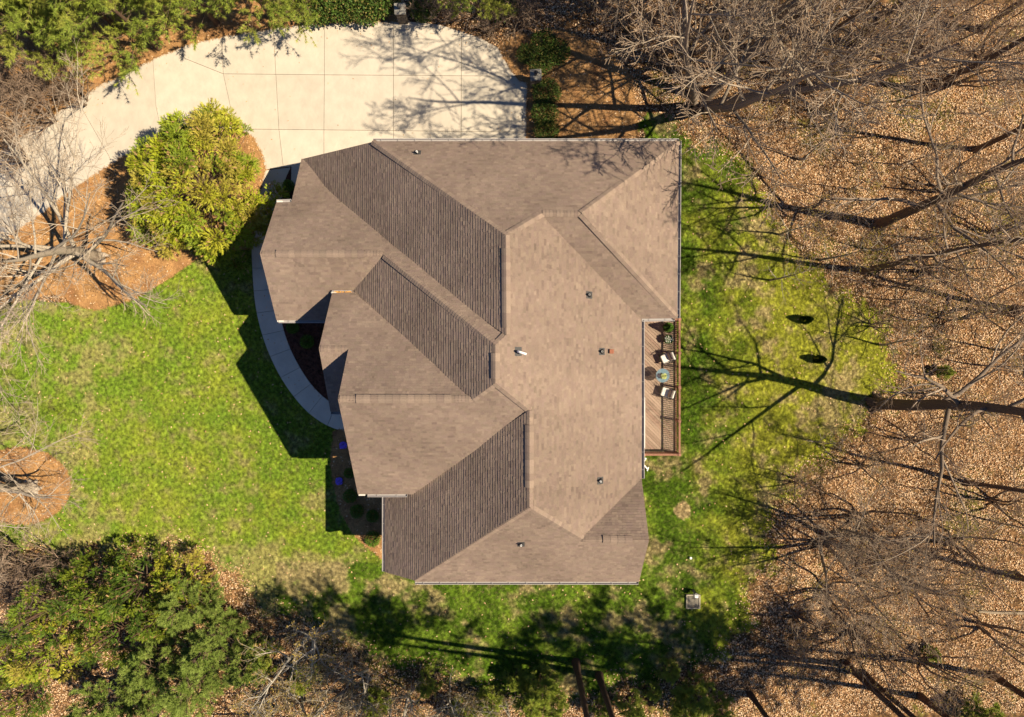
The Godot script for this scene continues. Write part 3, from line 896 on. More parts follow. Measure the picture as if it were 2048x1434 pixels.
func build_deck() -> void:
	rng.seed = 41
	var d := thing("wooden_deck", "brown wooden deck with slatted railing along the back of the house", "deck")
	var x0 := 6.03
	var x1 := 9.42
	var z0 := -2.25
	var z1 := 5.45
	var rect := PackedVector2Array([Vector2(x0, z0), Vector2(x1, z0), Vector2(x1, z1), Vector2(x0, z1)])
	var dir := Vector2(1, 1).normalized()
	var nor := Vector2(-dir.y, dir.x)
	var bays := PackedVector2Array([Vector2(5.9, 1.7), Vector2(6.97, 2.12), Vector2(6.97, 4.78), Vector2(5.9, 5.18)])
	for i in range(-80, 80):
		var o := nor * (i * 0.146)
		var q := PackedVector2Array([o - dir * 20 - nor * 0.066, o + dir * 20 - nor * 0.066, o + dir * 20 + nor * 0.066, o - dir * 20 + nor * 0.066])
		for piece in Geometry2D.intersect_polygons(q, rect):
			for p2 in Geometry2D.clip_polygons(piece, bays):
				var b := MB.new()
				var c: Color = [lin(0.36, 0.265, 0.205), lin(0.335, 0.24, 0.185), lin(0.385, 0.285, 0.225), lin(0.345, 0.235, 0.185)][rng.randi() % 4]
				b.slab(p2, DECK - 0.035, DECK + rng.randf_range(0.0, 0.003), vary(c, 0.12))
				put("deck_board", b.mesh(M.wood), d)
	var fr := MB.new()
	var fc := lin(0.2, 0.095, 0.06)
	fr.box(Vector3(x1 + 0.02, DECK - 0.14, (z0 + z1) / 2), Vector3(0.04, 0.26, z1 - z0 + 0.08), fc)
	fr.box(Vector3((x0 + x1) / 2, DECK - 0.14, z1 + 0.02), Vector3(x1 - x0, 0.26, 0.04), fc)
	fr.box(Vector3((x0 + x1) / 2, DECK - 0.16, 1.6), Vector3(x1 - x0 - 0.1, 0.2, 0.04), fc)
	put("rim_joist", fr.mesh(M.wood), d)
	var post_c := lin(0.33, 0.17, 0.12)
	var zs := [-2.2, -0.31, 1.63, 3.52, 5.40]
	for z in zs:
		var pm := MB.new()
		pm.box(Vector3(9.40, 0.35, z), Vector3(0.1, 3.7, 0.1), post_c, Basis.IDENTITY, 0.006)
		pm.box(Vector3(9.40, 2.22, z), Vector3(0.16, 0.04, 0.16), tone(post_c, 1.25), Basis.IDENTITY, 0.008)
		put("post", pm.mesh(M.wood), d)
	var p3 := MB.new()
	p3.box(Vector3(7.42, 0.35, 5.40), Vector3(0.1, 3.7, 0.1), post_c, Basis.IDENTITY, 0.006)
	p3.box(Vector3(7.42, 2.22, 5.40), Vector3(0.16, 0.04, 0.16), tone(post_c, 1.25), Basis.IDENTITY, 0.008)
	put("post", p3.mesh(M.wood), d)
	for i in 4:
		var za: float = zs[i] + 0.05
		var zb: float = zs[i + 1] - 0.05
		var rm := MB.new()
		rm.box(Vector3(9.40, 2.17, (za + zb) / 2), Vector3(0.11, 0.04, zb - za), post_c, Basis.IDENTITY, 0.006)
		rm.box(Vector3(9.40, 1.30, (za + zb) / 2), Vector3(0.045, 0.08, zb - za), post_c)
		put("rail", rm.mesh(M.wood), d)
		var k := 16
		for j in k:
			var bm := MB.new()
			bm.box(Vector3(9.345, 1.72, za + (zb - za) * (j + 0.5) / k), Vector3(0.036, 0.86, 0.036), tone(post_c, 0.9))
			put("baluster", bm.mesh(M.wood), d)
	var sm := MB.new()
	sm.box(Vector3(8.41, 2.17, 5.40), Vector3(1.87, 0.04, 0.11), post_c, Basis.IDENTITY, 0.006)
	sm.box(Vector3(8.41, 1.30, 5.40), Vector3(1.87, 0.08, 0.045), post_c)
	put("rail", sm.mesh(M.wood), d)
	for j in 16:
		var bm2 := MB.new()
		bm2.box(Vector3(7.5 + 1.83 * (j + 0.5) / 16, 1.72, 5.345), Vector3(0.036, 0.86, 0.036), tone(post_c, 0.9))
		put("baluster", bm2.mesh(M.wood), d)
	var em := MB.new()
	em.box(Vector3(8.7, 2.17, -2.2), Vector3(1.28, 0.04, 0.11), post_c, Basis.IDENTITY, 0.006)
	em.box(Vector3(8.7, 1.30, -2.2), Vector3(1.28, 0.08, 0.045), post_c)
	put("rail", em.mesh(M.wood), d)

	patio_chair(px(1333, 716, 1.6), atan2(-0.40, -0.92), "cushioned patio chair between the round glass table and the white flower pot")
	patio_chair(px(1333, 785, 1.6), atan2(0.30, -0.95), "cushioned patio chair on the bay window side of the round glass table")
	# round glass table
	var tp := px(1325.5, 751, 1.95)
	tp.y = DECK
	var t := thing("glass_table", "round table with a blue grey glass top standing on the deck", "table", tp)
	var tm := MB.new()
	tm.lathe(Vector3.ZERO, [Vector2(0.0, 0.76), Vector2(0.38, 0.76), Vector2(0.385, 0.755), Vector2(0.385, 0.748), Vector2(0.0, 0.748)], 40, lin(0.5, 0.6, 0.65))
	put("table_top", tm.mesh(M.glass), t)
	var rm2 := MB.new()
	rm2.lathe(Vector3.ZERO, [Vector2(0.386, 0.74), Vector2(0.4, 0.74), Vector2(0.4, 0.765), Vector2(0.386, 0.765), Vector2(0.386, 0.74)], 40, lin(0.16, 0.17, 0.18))
	put("rim", rm2.mesh(M.metal), t)
	for i in 4:
		var a := TAU * (i + 0.5) / 4
		var e := Vector3(cos(a), 0, sin(a))
		var lm := MB.new()
		lm.tube(PackedVector3Array([e * 0.37 + Vector3.UP * 0.74, e * 0.2 + Vector3.UP * 0.38, e * 0.32 + Vector3.UP * 0.01]), PackedFloat32Array([0.012, 0.012, 0.012]), 6, lin(0.05, 0.05, 0.055), true)
		put("leg", lm.mesh(M.metal), t)
	flower_pot("flower_pot", tp + Vector3(0.02, 0.765, 0.03), 0.085, 0.14, lin(0.3, 0.12, 0.06), [lin(0.35, 0.42, 0.05), lin(0.6, 0.62, 0.2), lin(0.7, 0.7, 0.5)], 0.16, 260, "small pot of yellow green flowers in the middle of the glass table", 8)
	var fp := px(1336.5, 679, 1.5)
	fp.y = DECK + 0.003
	flower_pot("flower_pot", fp, 0.17, 0.36, lin(0.35, 0.36, 0.37), [lin(0.03, 0.07, 0.015), lin(0.85, 0.85, 0.8), lin(0.04, 0.09, 0.02)], 0.24, 420, "grey pot of white flowers against the deck railing", 9)
	# clipped cone in a pot
	var cp := px(1337, 655, 1.6)
	cp.y = DECK + 0.003
	var cn := thing("potted_conifer", "potted cone shaped evergreen in the corner of the deck under the eave", "potted plant", cp)
	var pm2 := MB.new()
	pm2.lathe(Vector3.ZERO, [Vector2(0.0, 0.0), Vector2(0.15, 0.0), Vector2(0.19, 0.3), Vector2(0.205, 0.3), Vector2(0.205, 0.34), Vector2(0.17, 0.34), Vector2(0.17, 0.28), Vector2(0.0, 0.28)], 24, lin(0.05, 0.045, 0.045))
	put("pot", pm2.mesh(M.stone), cn)
	var fm := MB.new()
	for i in 1500:
		var tt := pow(rng.randf(), 1.4)
		var r := 0.27 * (1.0 - tt) + 0.015
		var a2 := rng.randf() * TAU
		var p := Vector3(cos(a2) * r, 0.3 + tt * 0.95, sin(a2) * r) * Vector3(rng.randf_range(0.7, 1), 1, rng.randf_range(0.7, 1))
		var dd := Vector3(cos(a2) + rng.randf_range(-0.5, 0.5), rng.randf_range(0.1, 1.0), sin(a2) + rng.randf_range(-0.5, 0.5)).normalized()
		fm.blade(p, p + dd * 0.09, dd.cross(Vector3(0.3, 0.8, 0.5)).normalized() * 0.013, vary(lin(0.06, 0.125, 0.015), 0.4))
	put("foliage", fm.mesh(M.needle), cn)

func flower_pot(called: String, p: Vector3, r: float, h: float, potc: Color, cols: Array, fr: float, count: int, label: String, sd: int) -> void:
	rng.seed = sd
	var o := thing(called, label, "flower pot", p)
	var m := MB.new()
	m.lathe(Vector3.ZERO, [Vector2(0, 0), Vector2(r * 0.75, 0), Vector2(r, h * 0.92), Vector2(r * 1.08, h * 0.92), Vector2(r * 1.08, h), Vector2(r * 0.9, h), Vector2(r * 0.88, h * 0.85), Vector2(0, h * 0.85)], 20, potc)
	put("pot", m.mesh(M.stone), o)
	var f := MB.new()
	for i in count:
		var d := Vector3(rng.randf_range(-1, 1), rng.randf_range(0.0, 1.0), rng.randf_range(-1, 1))
		if d.length() > 1.0: d = d.normalized()
		var q := Vector3(0, h * 0.95, 0) + d * fr
		var e := Vector3(rng.randf_range(-1, 1), rng.randf_range(0.0, 0.6), rng.randf_range(-1, 1)).normalized()
		var c: Color = cols[0]
		if d.y > 0.3 and rng.randf() < 0.5: c = cols[1 + rng.randi() % 2]
		f.blade(q, q + e * fr * 0.35, e.cross(Vector3.UP).normalized() * fr * 0.1, vary(c, 0.25))
	put("flowers", f.mesh(M.grass), o)

func patio_chair(p: Vector3, turn_z: float, label: String) -> void:
	# turn_z: heading as atan2(-z, x); local +x is the way the sitter faces
	p.y = DECK + 0.003
	var o := thing("patio_chair", label, "patio chair", p, turn_z, "cushioned patio chairs on the deck")
	var frame := lin(0.035, 0.035, 0.04)
	for sx in [-0.27, 0.27]:
		for sz in [-0.26, 0.26]:
			var l := MB.new()
			l.tube(PackedVector3Array([Vector3(sx * 1.1, 0, sz), Vector3(sx, 0.4, sz), Vector3(sx, 0.6, sz)]), PackedFloat32Array([0.014, 0.016, 0.016]), 6, frame, true)
			put("leg", l.mesh(M.metal), o)
	for sz in [-0.27, 0.27]:
		var a := MB.new()
		a.tube(PackedVector3Array([Vector3(0.27, 0.58, sz), Vector3(0.1, 0.62, sz * 1.06), Vector3(-0.2, 0.62, sz * 1.06), Vector3(-0.33, 0.64, sz)]), PackedFloat32Array([0.018, 0.022, 0.022, 0.016]), 8, frame, true)
		put("armrest", a.mesh(M.metal), o)
	var b := MB.new()
	for i in 9:
		var z := -0.24 + i * 0.06
		b.tube(PackedVector3Array([Vector3(-0.24, 0.36, z), Vector3(-0.34, 0.7, z * 1.02), Vector3(-0.40, 0.93 - 0.25 * z * z * 4.0, z)]), PackedFloat32Array([0.008, 0.008, 0.008]), 4, frame)
	b.tube(PackedVector3Array([Vector3(-0.26, 0.36, -0.27), Vector3(-0.36, 0.8, -0.26), Vector3(-0.40, 0.93, -0.15), Vector3(-0.41, 0.96, 0), Vector3(-0.40, 0.93, 0.15), Vector3(-0.36, 0.8, 0.26), Vector3(-0.26, 0.36, 0.27)]), PackedFloat32Array([0.016, 0.016, 0.016, 0.016, 0.016, 0.016, 0.016]), 6, frame)
	b.box(Vector3(0.0, 0.36, 0), Vector3(0.56, 0.03, 0.52), frame, Basis.IDENTITY, 0.008)
	put("frame", b.mesh(M.metal), o)
	var cu := lin(0.72, 0.70, 0.66)
	var s := MB.new()
	s.box(Vector3(0.03, 0.43, 0), Vector3(0.54, 0.1, 0.5), cu, Basis.IDENTITY, 0.035)
	put("seat_cushion", s.mesh(M.cloth), o)
	var k := MB.new()
	k.box(Vector3(-0.255, 0.70, 0), Vector3(0.1, 0.5, 0.48), cu, Basis(Vector3.BACK, 0.24), 0.035)
	put("back_cushion", k.mesh(M.cloth), o)
	var pl := MB.new()
	pl.box(Vector3(-0.16, 0.62, 0), Vector3(0.1, 0.3, 0.44), lin(0.36, 0.28, 0.24), Basis(Vector3.BACK, 0.3), 0.04)
	put("pillow", pl.mesh(M.cloth), o)

# ------------------------------------------------------------------ plants
func rot_dir(d: Vector3, ang: float, az: float) -> Vector3:
	var u := d.cross(Vector3(0.37, 0.61, 0.7)).normalized()
	if u.length() < 0.5: u = d.cross(Vector3.RIGHT).normalized()
	var w := d.cross(u)
	return (d * cos(ang) + (u * cos(az) + w * sin(az)) * sin(ang)).normalized()

func path(p: Vector3, d: Vector3, len: float, seg: int, wob: float, up: float) -> PackedVector3Array:
	var r := PackedVector3Array([p])
	for i in seg:
		d = (d + Vector3(rng.randf_range(-wob, wob), rng.randf_range(-wob, wob) + up, rng.randf_range(-wob, wob))).normalized()
		p += d * len / seg
		r.append(p)
	return r

func along_path(pts: PackedVector3Array, t: float) -> Array:
	var f := t * (pts.size() - 1)
	var i: int = min(int(f), pts.size() - 2)
	return [pts[i].lerp(pts[i + 1], f - i), (pts[i + 1] - pts[i]).normalized()]

var BARK := [lin(0.20, 0.145, 0.11), lin(0.30, 0.235, 0.185), lin(0.42, 0.335, 0.265), lin(0.42, 0.315, 0.235), lin(0.38, 0.265, 0.19)]

func grow(m: MB, buds: MB, p: Vector3, d: Vector3, len: float, r: float, lvl: int, q: Dictionary) -> void:
	var seg: int = [9, 6, 4, 3, 2][lvl]
	var sides: int = [8, 6, 4, 3, 3][lvl]
	var pts := path(p, d, len, seg, q.wob * [0.5, 0.8, 1.0, 1.0, 0.9][lvl], q.up)
	var rad := PackedFloat32Array()
	for i in seg + 1: rad.append(max(q.rmin, r * (1.0 - 0.72 * float(i) / seg)))
	var bark: Array = q.bark
	var col: Color = vary(bark[min(lvl, bark.size() - 1)], 0.22)
	m.tube(pts, rad, sides, col)
	var counts: Array = q.counts
	if lvl - 1 >= counts.size():
		if q.buds > 0.0:
			for k in 3:
				if rng.randf() < q.buds:
					var a := along_path(pts, rng.randf_range(0.3, 1.0))
					var e := Vector3(rng.randf_range(-1, 1), rng.randf_range(-0.3, 1), rng.randf_range(-1, 1)).normalized()
					buds.blade(a[0], a[0] + e * 0.085, e.cross(Vector3(0.2, 0.5, 0.8)).normalized() * 0.024, vary(q.budc, 0.3))
		return
	var n: int = counts[lvl - 1]
	for i in n:
		var t: float = clamp(0.22 + 0.78 * (i + rng.randf()) / n, 0.0, 1.0)
		var a := along_path(pts, t)
		var rr: float = r * (1.0 - 0.72 * t)
		var ang := rng.randf_range(0.4, 1.05)
		grow(m, buds, a[0], rot_dir(a[1], ang, rng.randf() * TAU), len * rng.randf_range(0.34, 0.6) * (1.15 - 0.45 * t), max(q.rmin, rr * 0.62), lvl + 1, q)

# a leafless tree: tapered trunk with root flare, limbs, branches, twigs
func bare_tree(sd: int, q: Dictionary) -> Dictionary:
	rng.seed = sd
	var tr := MB.new()
	var cr := MB.new()
	var bd := MB.new()
	var H: float = q.h
	for s in q.stems:
		var a0: float = TAU * s / q.stems + rng.randf_range(-0.4, 0.4)
		var lean: float = q.lean * rng.randf_range(0.7, 1.25)
		var d := Vector3(cos(a0) * lean, 1.0, sin(a0) * lean).normalized()
		var hh: float = H * rng.randf_range(0.82, 1.0)
		var p0: Vector3 = Vector3(cos(a0), 0, sin(a0)) * q.r * (0.8 if q.stems > 1 else 0.0)
		p0.y = -0.25
		var pts := path(p0, d, hh, 14, q.twob, 0.05 if q.stems > 1 else 0.02)
		var rad := PackedFloat32Array()
		for i in 15:
			var t := i / 14.0
			rad.append(q.r * (1.0 - 0.86 * t))
		# root flare
		var foot := pts[0]
		var rise := (pts[1] - pts[0]).normalized()
		pts[0] = foot + rise * 1.1
		for fl in [[0.62, 1.04], [0.3, 1.16], [0.0, 1.4]]:
			pts.insert(0, foot + rise * fl[0])
			rad.insert(0, q.r * fl[1])
		tr.tube(pts, rad, 12 if q.r > 0.15 else 7, q.bark[0])
		if q.stems == 1 and q.r > 0.15:
			for rt in 7:
				var ra := TAU * rt / 7.0 + rng.randf_range(-0.3, 0.3)
				var re := Vector3(cos(ra), 0, sin(ra))
				var rl: float = q.r * rng.randf_range(1.7, 2.7)
				var bend := Vector3(-sin(ra), 0, cos(ra)) * rng.randf_range(-0.3, 0.3) * rl
				tr.tube(PackedVector3Array([re * q.r * 0.5 + Vector3.UP * 0.55, re * q.r * 1.2 + Vector3.UP * 0.16, re * rl * 0.65 + bend * 0.4 + Vector3.UP * 0.04, re * rl + bend + Vector3.DOWN * 0.12]), PackedFloat32Array([q.r * 0.5, q.r * 0.42, q.r * 0.22, q.r * 0.08]), 7, vary(q.bark[0], 0.12))
		var nl: int = q.limbs
		for i in nl:
			var t: float = clamp(q.fork + (1.0 - q.fork) * (i + rng.randf() * 0.8) / nl, 0.0, 0.99)
			var a := along_path(pts, (t * 14.0 + 3.0) / 17.0)
			var az := i * 2.4 + rng.randf_range(-0.5, 0.5)
			var el: float = rng.randf_range(q.el0, q.el1)
			var ld := Vector3(cos(az) * cos(el), sin(el), sin(az) * cos(el))
			var len: float = q.reach * rng.randf_range(0.65, 1.1) * (1.0 - 0.55 * (t - q.fork) / (1.0 - q.fork))
			grow(cr, bd, a[0], ld, len, max(0.02, q.r * (1.0 - 0.86 * t) * q.thick), 1, q)
	var res := {"trunk": tr.mesh(M.bark), "branches": cr.mesh(M.bark)}
	if bd.v.size() > 0: res["buds"] = bd.mesh(M.leaf)
	print("bare tree ", sd, " ", (tr.v.size() + cr.v.size() + bd.v.size()) / 3)
	return res

func tuft(m: MB, p: Vector3, d: Vector3, n: int, len: float, w: float, spread: float, col: Color) -> void:
	for i in n:
		var e := rot_dir(d, rng.randf() * spread, rng.randf() * TAU)
		var s := e.cross(Vector3(rng.randf_range(-1, 1), rng.randf_range(-1, 1), rng.randf_range(-1, 1))).normalized() * w
		m.blade(p, p + e * len * rng.randf_range(0.7, 1.1), s, vary(col, 0.22))

func pine_tree(sd: int, H: float, R: float, base: float, reach: float, cols: Array, dens: float, needle: float) -> Dictionary:
	rng.seed = sd
	var tr := MB.new()
	var br := MB.new()
	var nd := MB.new()
	var pts := path(Vector3(0, -0.2, 0), Vector3.UP, H, 14, 0.025, 0.05)
	var rad := PackedFloat32Array()
	for i in 15: rad.append(R * (1.0 - 0.9 * i / 14.0) + (R * 0.5 if i == 0 else 0.0))
	tr.tube(pts, rad, 12, lin(0.15, 0.095, 0.07))
	var h := base
	while h < H - 0.15:
		var t := (h - base) / (H - base)
		var nb := 3 + rng.randi() % 3
		for k in nb:
			var az := rng.randf() * TAU
			var el := rng.randf_range(-0.05, 0.45) + 0.5 * t
			var len: float = reach * (0.25 + 0.75 * sin(PI * clamp(0.18 + 0.82 * (1.0 - t), 0.0, 1.0) * 0.62)) * rng.randf_range(0.55, 1.05) * (1.0 - 0.55 * t * t)
			var a := along_path(pts, clamp(h / H, 0.0, 1.0))
			var bp := path(a[0], Vector3(cos(az) * cos(el), sin(el), sin(az) * cos(el)), len, 5, 0.16, 0.05)
			br.tube(bp, PackedFloat32Array([0.02 * R / 0.2 + 0.008, 0.024, 0.02, 0.018, 0.012, 0.007]), 4, vary(lin(0.2, 0.14, 0.1), 0.2))
			var col: Color = cols[rng.randi() % cols.size()]
			for j in int(3 + len * 3.2 * dens):
				var s := rng.randf_range(0.38, 1.0)
				var b := along_path(bp, s)
				var sp := path(b[0], rot_dir(b[1], rng.randf_range(0.3, 1.0), rng.randf() * TAU), len * rng.randf_range(0.1, 0.32) + 0.12, 3, 0.2, 0.12)
				br.tube(sp, PackedFloat32Array([0.01, 0.009, 0.008, 0.006]), 3, lin(0.24, 0.17, 0.11))
				for u in [0.55, 0.8, 1.0]:
					var c := along_path(sp, u)
					tuft(nd, c[0], c[1], 17, needle, 0.011, 1.3, col)
			tuft(nd, bp[5], (bp[5] - bp[4]).normalized(), 20, needle * 1.1, 0.0085, 1.2, col)
		h += rng.randf_range(0.28, 0.5) * (H - base) / 7.0 + 0.08
	tuft(nd, pts[14], Vector3.UP, 30, needle * 1.2, 0.009, 1.1, cols[0])
	print("pine ", sd, " ", (tr.v.size() + br.v.size() + nd.v.size()) / 3)
	return {"trunk": tr.mesh(M.bark), "branches": br.mesh(M.bark), "needles": nd.mesh(M.needle)}

# evergreen with soft drooping sprays; leaders = [x, z, height, radius]
func cedar(sd: int, leaders: Array, cols: Array, per: int, dead: float) -> Dictionary:
	rng.seed = sd
	var tr := MB.new()
	var br := MB.new()
	var fo := MB.new()
	for L in leaders:
		var top := Vector3(L[0], L[2], L[1])
		var pts := PackedVector3Array()
		var rad := PackedFloat32Array()
		for i in 9:
			var t := i / 8.0
			pts.append(Vector3(L[0] * (0.35 + 0.65 * t), L[2] * t - 0.15 * (1.0 - t), L[1] * (0.35 + 0.65 * t)))
			rad.append(0.11 * (1.0 - 0.88 * t))
		tr.tube(pts, rad, 8, lin(0.2, 0.11, 0.075))
		var nb := int(per * L[3] * L[2] / 6.0)
		for i in nb:
			var t := 0.08 + 0.92 * pow((i + rng.randf()) / nb, 0.85)
			var a := along_path(pts, t)
			var az := i * 2.4 + rng.randf_range(-0.4, 0.4)
			var len: float = (L[3] * pow(1.0 - t, 0.75) + 0.22) * rng.randf_range(0.6, 1.15)
			var bp := path(a[0], Vector3(cos(az), 0.35, sin(az)).normalized(), len, 4, 0.16, -0.03)
			br.tube(bp, PackedFloat32Array([0.02, 0.016, 0.012, 0.009, 0.006]), 3, vary(lin(0.26, 0.16, 0.11), 0.25))
			var col: Color = cols[rng.randi() % cols.size()]
			if rng.randf() < dead: col = lin(0.34, 0.22, 0.12)
			var k := int(6 + len * 6.0)
			for j in k:
				var s := rng.randf_range(0.25, 1.0)
				var b := along_path(bp, s)
				var e := rot_dir(b[1], rng.randf_range(0.1, 0.9), rng.randf() * TAU)
				e = (e + Vector3.UP * 0.25).normalized()
				# a spray: a midrib with short shoots to both sides
				var sl := rng.randf_range(0.15, 0.3)
				var cc := vary(col, 0.25)
				var side := e.cross(Vector3(rng.randf_range(-0.4, 0.4), 1, rng.randf_range(-0.4, 0.4))).normalized()
				for w in 4:
					var o: Vector3 = b[0] + e * sl * w / 4.0
					for sg in [-1.0, 1.0]:
						var f: Vector3 = (e * 0.75 + side * sg * rng.randf_range(0.35, 0.8) + Vector3(0, rng.randf_range(-0.25, 0.3), 0)).normalized()
						fo.blade(o, o + f * sl * rng.randf_range(0.35, 0.6), e.cross(f).normalized().cross(f) * 0.017, vary(cc, 0.2))
				var tp: Vector3 = b[0] + e * sl
				fo.blade(tp - e * 0.06, tp + e * 0.1, side * 0.02, cc)
	print("cedar ", sd, " ", (tr.v.size() + br.v.size() + fo.v.size()) / 3)
	return {"trunk": tr.mesh(M.bark), "branches": br.mesh(M.bark), "foliage": fo.mesh(M.needle)}

# evergreen made of billowing clumps of small sprays; clumps = [x, y, z, radius]
func clump_tree(sd: int, clumps: Array, leaders: Array, cols: Array, per: int) -> Dictionary:
	rng.seed = sd
	var tr := MB.new()
	var br := MB.new()
	var fo := MB.new()
	for L in leaders:
		var tp := path(Vector3(L[0] * 0.3, -0.15, L[1] * 0.3), Vector3(L[0] * 0.7, L[2], L[1] * 0.7).normalized(), L[2], 8, 0.05, 0.04)
		var rad := PackedFloat32Array()
		for i in 9: rad.append(0.12 * (1.0 - 0.09 * i))
		tr.tube(tp, rad, 8, lin(0.22, 0.13, 0.09))
	for c in clumps:
		var o := Vector3(c[0], c[1], c[2])
		var ax := Vector3(c[0] * 0.12, max(0.3, c[1] * 0.55), c[2] * 0.12)
		var limb := path(ax, (o - ax).normalized(), ax.distance_to(o), 4, 0.08, 0.0)
		br.tube(limb, PackedFloat32Array([0.04, 0.032, 0.026, 0.02, 0.014]), 4, vary(lin(0.2, 0.135, 0.095), 0.25))
		var out := (Vector3(c[0], 0.0, c[2]).normalized() * 0.7 + Vector3.UP).normalized()
		var base_c: Color = cols[rng.randi() % cols.size()]
		base_c = vary(base_c, 0.18)
		var k := int(per * c[3] * c[3])
		for j in k:
			var d := (out * 0.75 + Vector3(rng.randfn(), rng.randfn(), rng.randfn()).normalized()).normalized()
			var e := (d + Vector3(rng.randf_range(-0.5, 0.5), rng.randf_range(-0.3, 0.6), rng.randf_range(-0.5, 0.5))).normalized()
			var b: Vector3 = o + d * c[3] * rng.randf_range(0.25, 0.95)
			var sl := rng.randf_range(0.13, 0.26)
			var cc := vary(base_c, 0.22)
			if rng.randf() < 0.05: cc = vary(lin(0.36, 0.22, 0.11), 0.25)
			var side := e.cross(Vector3(rng.randf_range(-0.6, 0.6), 1, rng.randf_range(-0.6, 0.6))).normalized()
			for w in 3:
				var q: Vector3 = b + e * sl * w / 3.0
				for sg in [-1.0, 1.0]:
					var f: Vector3 = (e * 0.8 + side * sg * rng.randf_range(0.3, 0.7) + Vector3(0, rng.randf_range(-0.2, 0.3), 0)).normalized()
					fo.blade(q, q + f * sl * rng.randf_range(0.4, 0.7), e.cross(f).normalized().cross(f) * 0.016, vary(cc, 0.15))
			fo.blade(b, b + e * sl * 1.25, side * 0.014, cc)
	print("clump tree ", sd, " ", (tr.v.size() + br.v.size() + fo.v.size()) / 3)
	return {"trunk": tr.mesh(M.bark), "branches": br.mesh(M.bark), "foliage": fo.mesh(M.needle)}

func dome_clumps(sd: int, n: int, rx: float, rz: float, h: float, cone: float, r0: float, r1: float) -> Array:
	rng.seed = sd
	var res := []
	for i in n:
		var az := i * 2.39996 + rng.randf_range(-0.35, 0.35)
		var t := (i + 0.5) / n
		var rr := sqrt(t)
		var y := h * (pow(1.0 - pow(rr, 2.2), 0.6) if cone <= 0.0 else 1.0 - cone * rr)
		var wob := 1.0 + 0.16 * sin(az * 3.0 + sd) + 0.1 * sin(az * 5.0 + 1.7)
		res.append([cos(az) * rr * rx * wob, max(0.5, y * rng.randf_range(0.82, 1.05)), sin(az) * rr * rz * wob, rng.randf_range(r0, r1)])
		if rr > 0.55 and y > 2.2: res.append([cos(az) * rr * rx * wob * 1.05, y * rng.randf_range(0.35, 0.6), sin(az) * rr * rz * wob * 1.05, rng.randf_range(r0, r1)])
	return res

# rounded leafy shrub of unit radius
func shrub(sd: int, leaves: int, size: float, cols: Array, tall: float) -> Dictionary:
	rng.seed = sd
	var st := MB.new()
	var fo := MB.new()
	for i in 9:
		var a := TAU * i / 9.0
		var p := path(Vector3(0.05 * cos(a), -0.05, 0.05 * sin(a)), Vector3(cos(a) * 0.7, 1.0, sin(a) * 0.7).normalized(), tall * 0.85, 4, 0.15, 0.02)
		st.tube(p, PackedFloat32Array([0.03, 0.025, 0.02, 0.014, 0.008]), 4, lin(0.15, 0.1, 0.07))
	for i in leaves:
		var d := Vector3(rng.randfn(), rng.randfn(), rng.randfn()).normalized()
		var lump := 0.84 + 0.2 * n_fine.get_noise_3d(d.x * 3.0 + sd, d.y * 3.0, d.z * 3.0)
		var r := lump * (1.0 - 0.35 * pow(rng.randf(), 2.2))
		var q := Vector3(d.x * r, tall * 0.5 + d.y * r * tall * 0.5, d.z * r)
		var e := (d * 0.6 + Vector3(rng.randf_range(-1, 1), rng.randf_range(-0.4, 1), rng.randf_range(-1, 1))).normalized()
		var s := e.cross(Vector3(rng.randf_range(-1, 1), rng.randf_range(-1, 1), rng.randf_range(-1, 1))).normalized()
		var c: Color = vary(cols[rng.randi() % cols.size()], 0.25)
		var l := size * rng.randf_range(0.7, 1.3)
		fo.tri(q, q + e * l * 0.5 + s * l * 0.3, q + e * l, c)
		fo.tri(q, q + e * l, q + e * l * 0.5 - s * l * 0.3, c)
	return {"stems": st.mesh(M.bark), "foliage": fo.mesh(M.needle)}

func plant(called: String, parts: Dictionary, at: Vector3, scale_: float, turn: float, label: String, cat: String, group := "", sy := 1.0) -> Node3D:
	var o := thing(called, label, cat, at, turn, group)
	o.scale = Vector3(scale_, scale_ * sy, scale_)
	for k in parts:
		var part := put(k, parts[k], o)
		if k == "buds": part.set_meta("kind", "stuff")
	return o

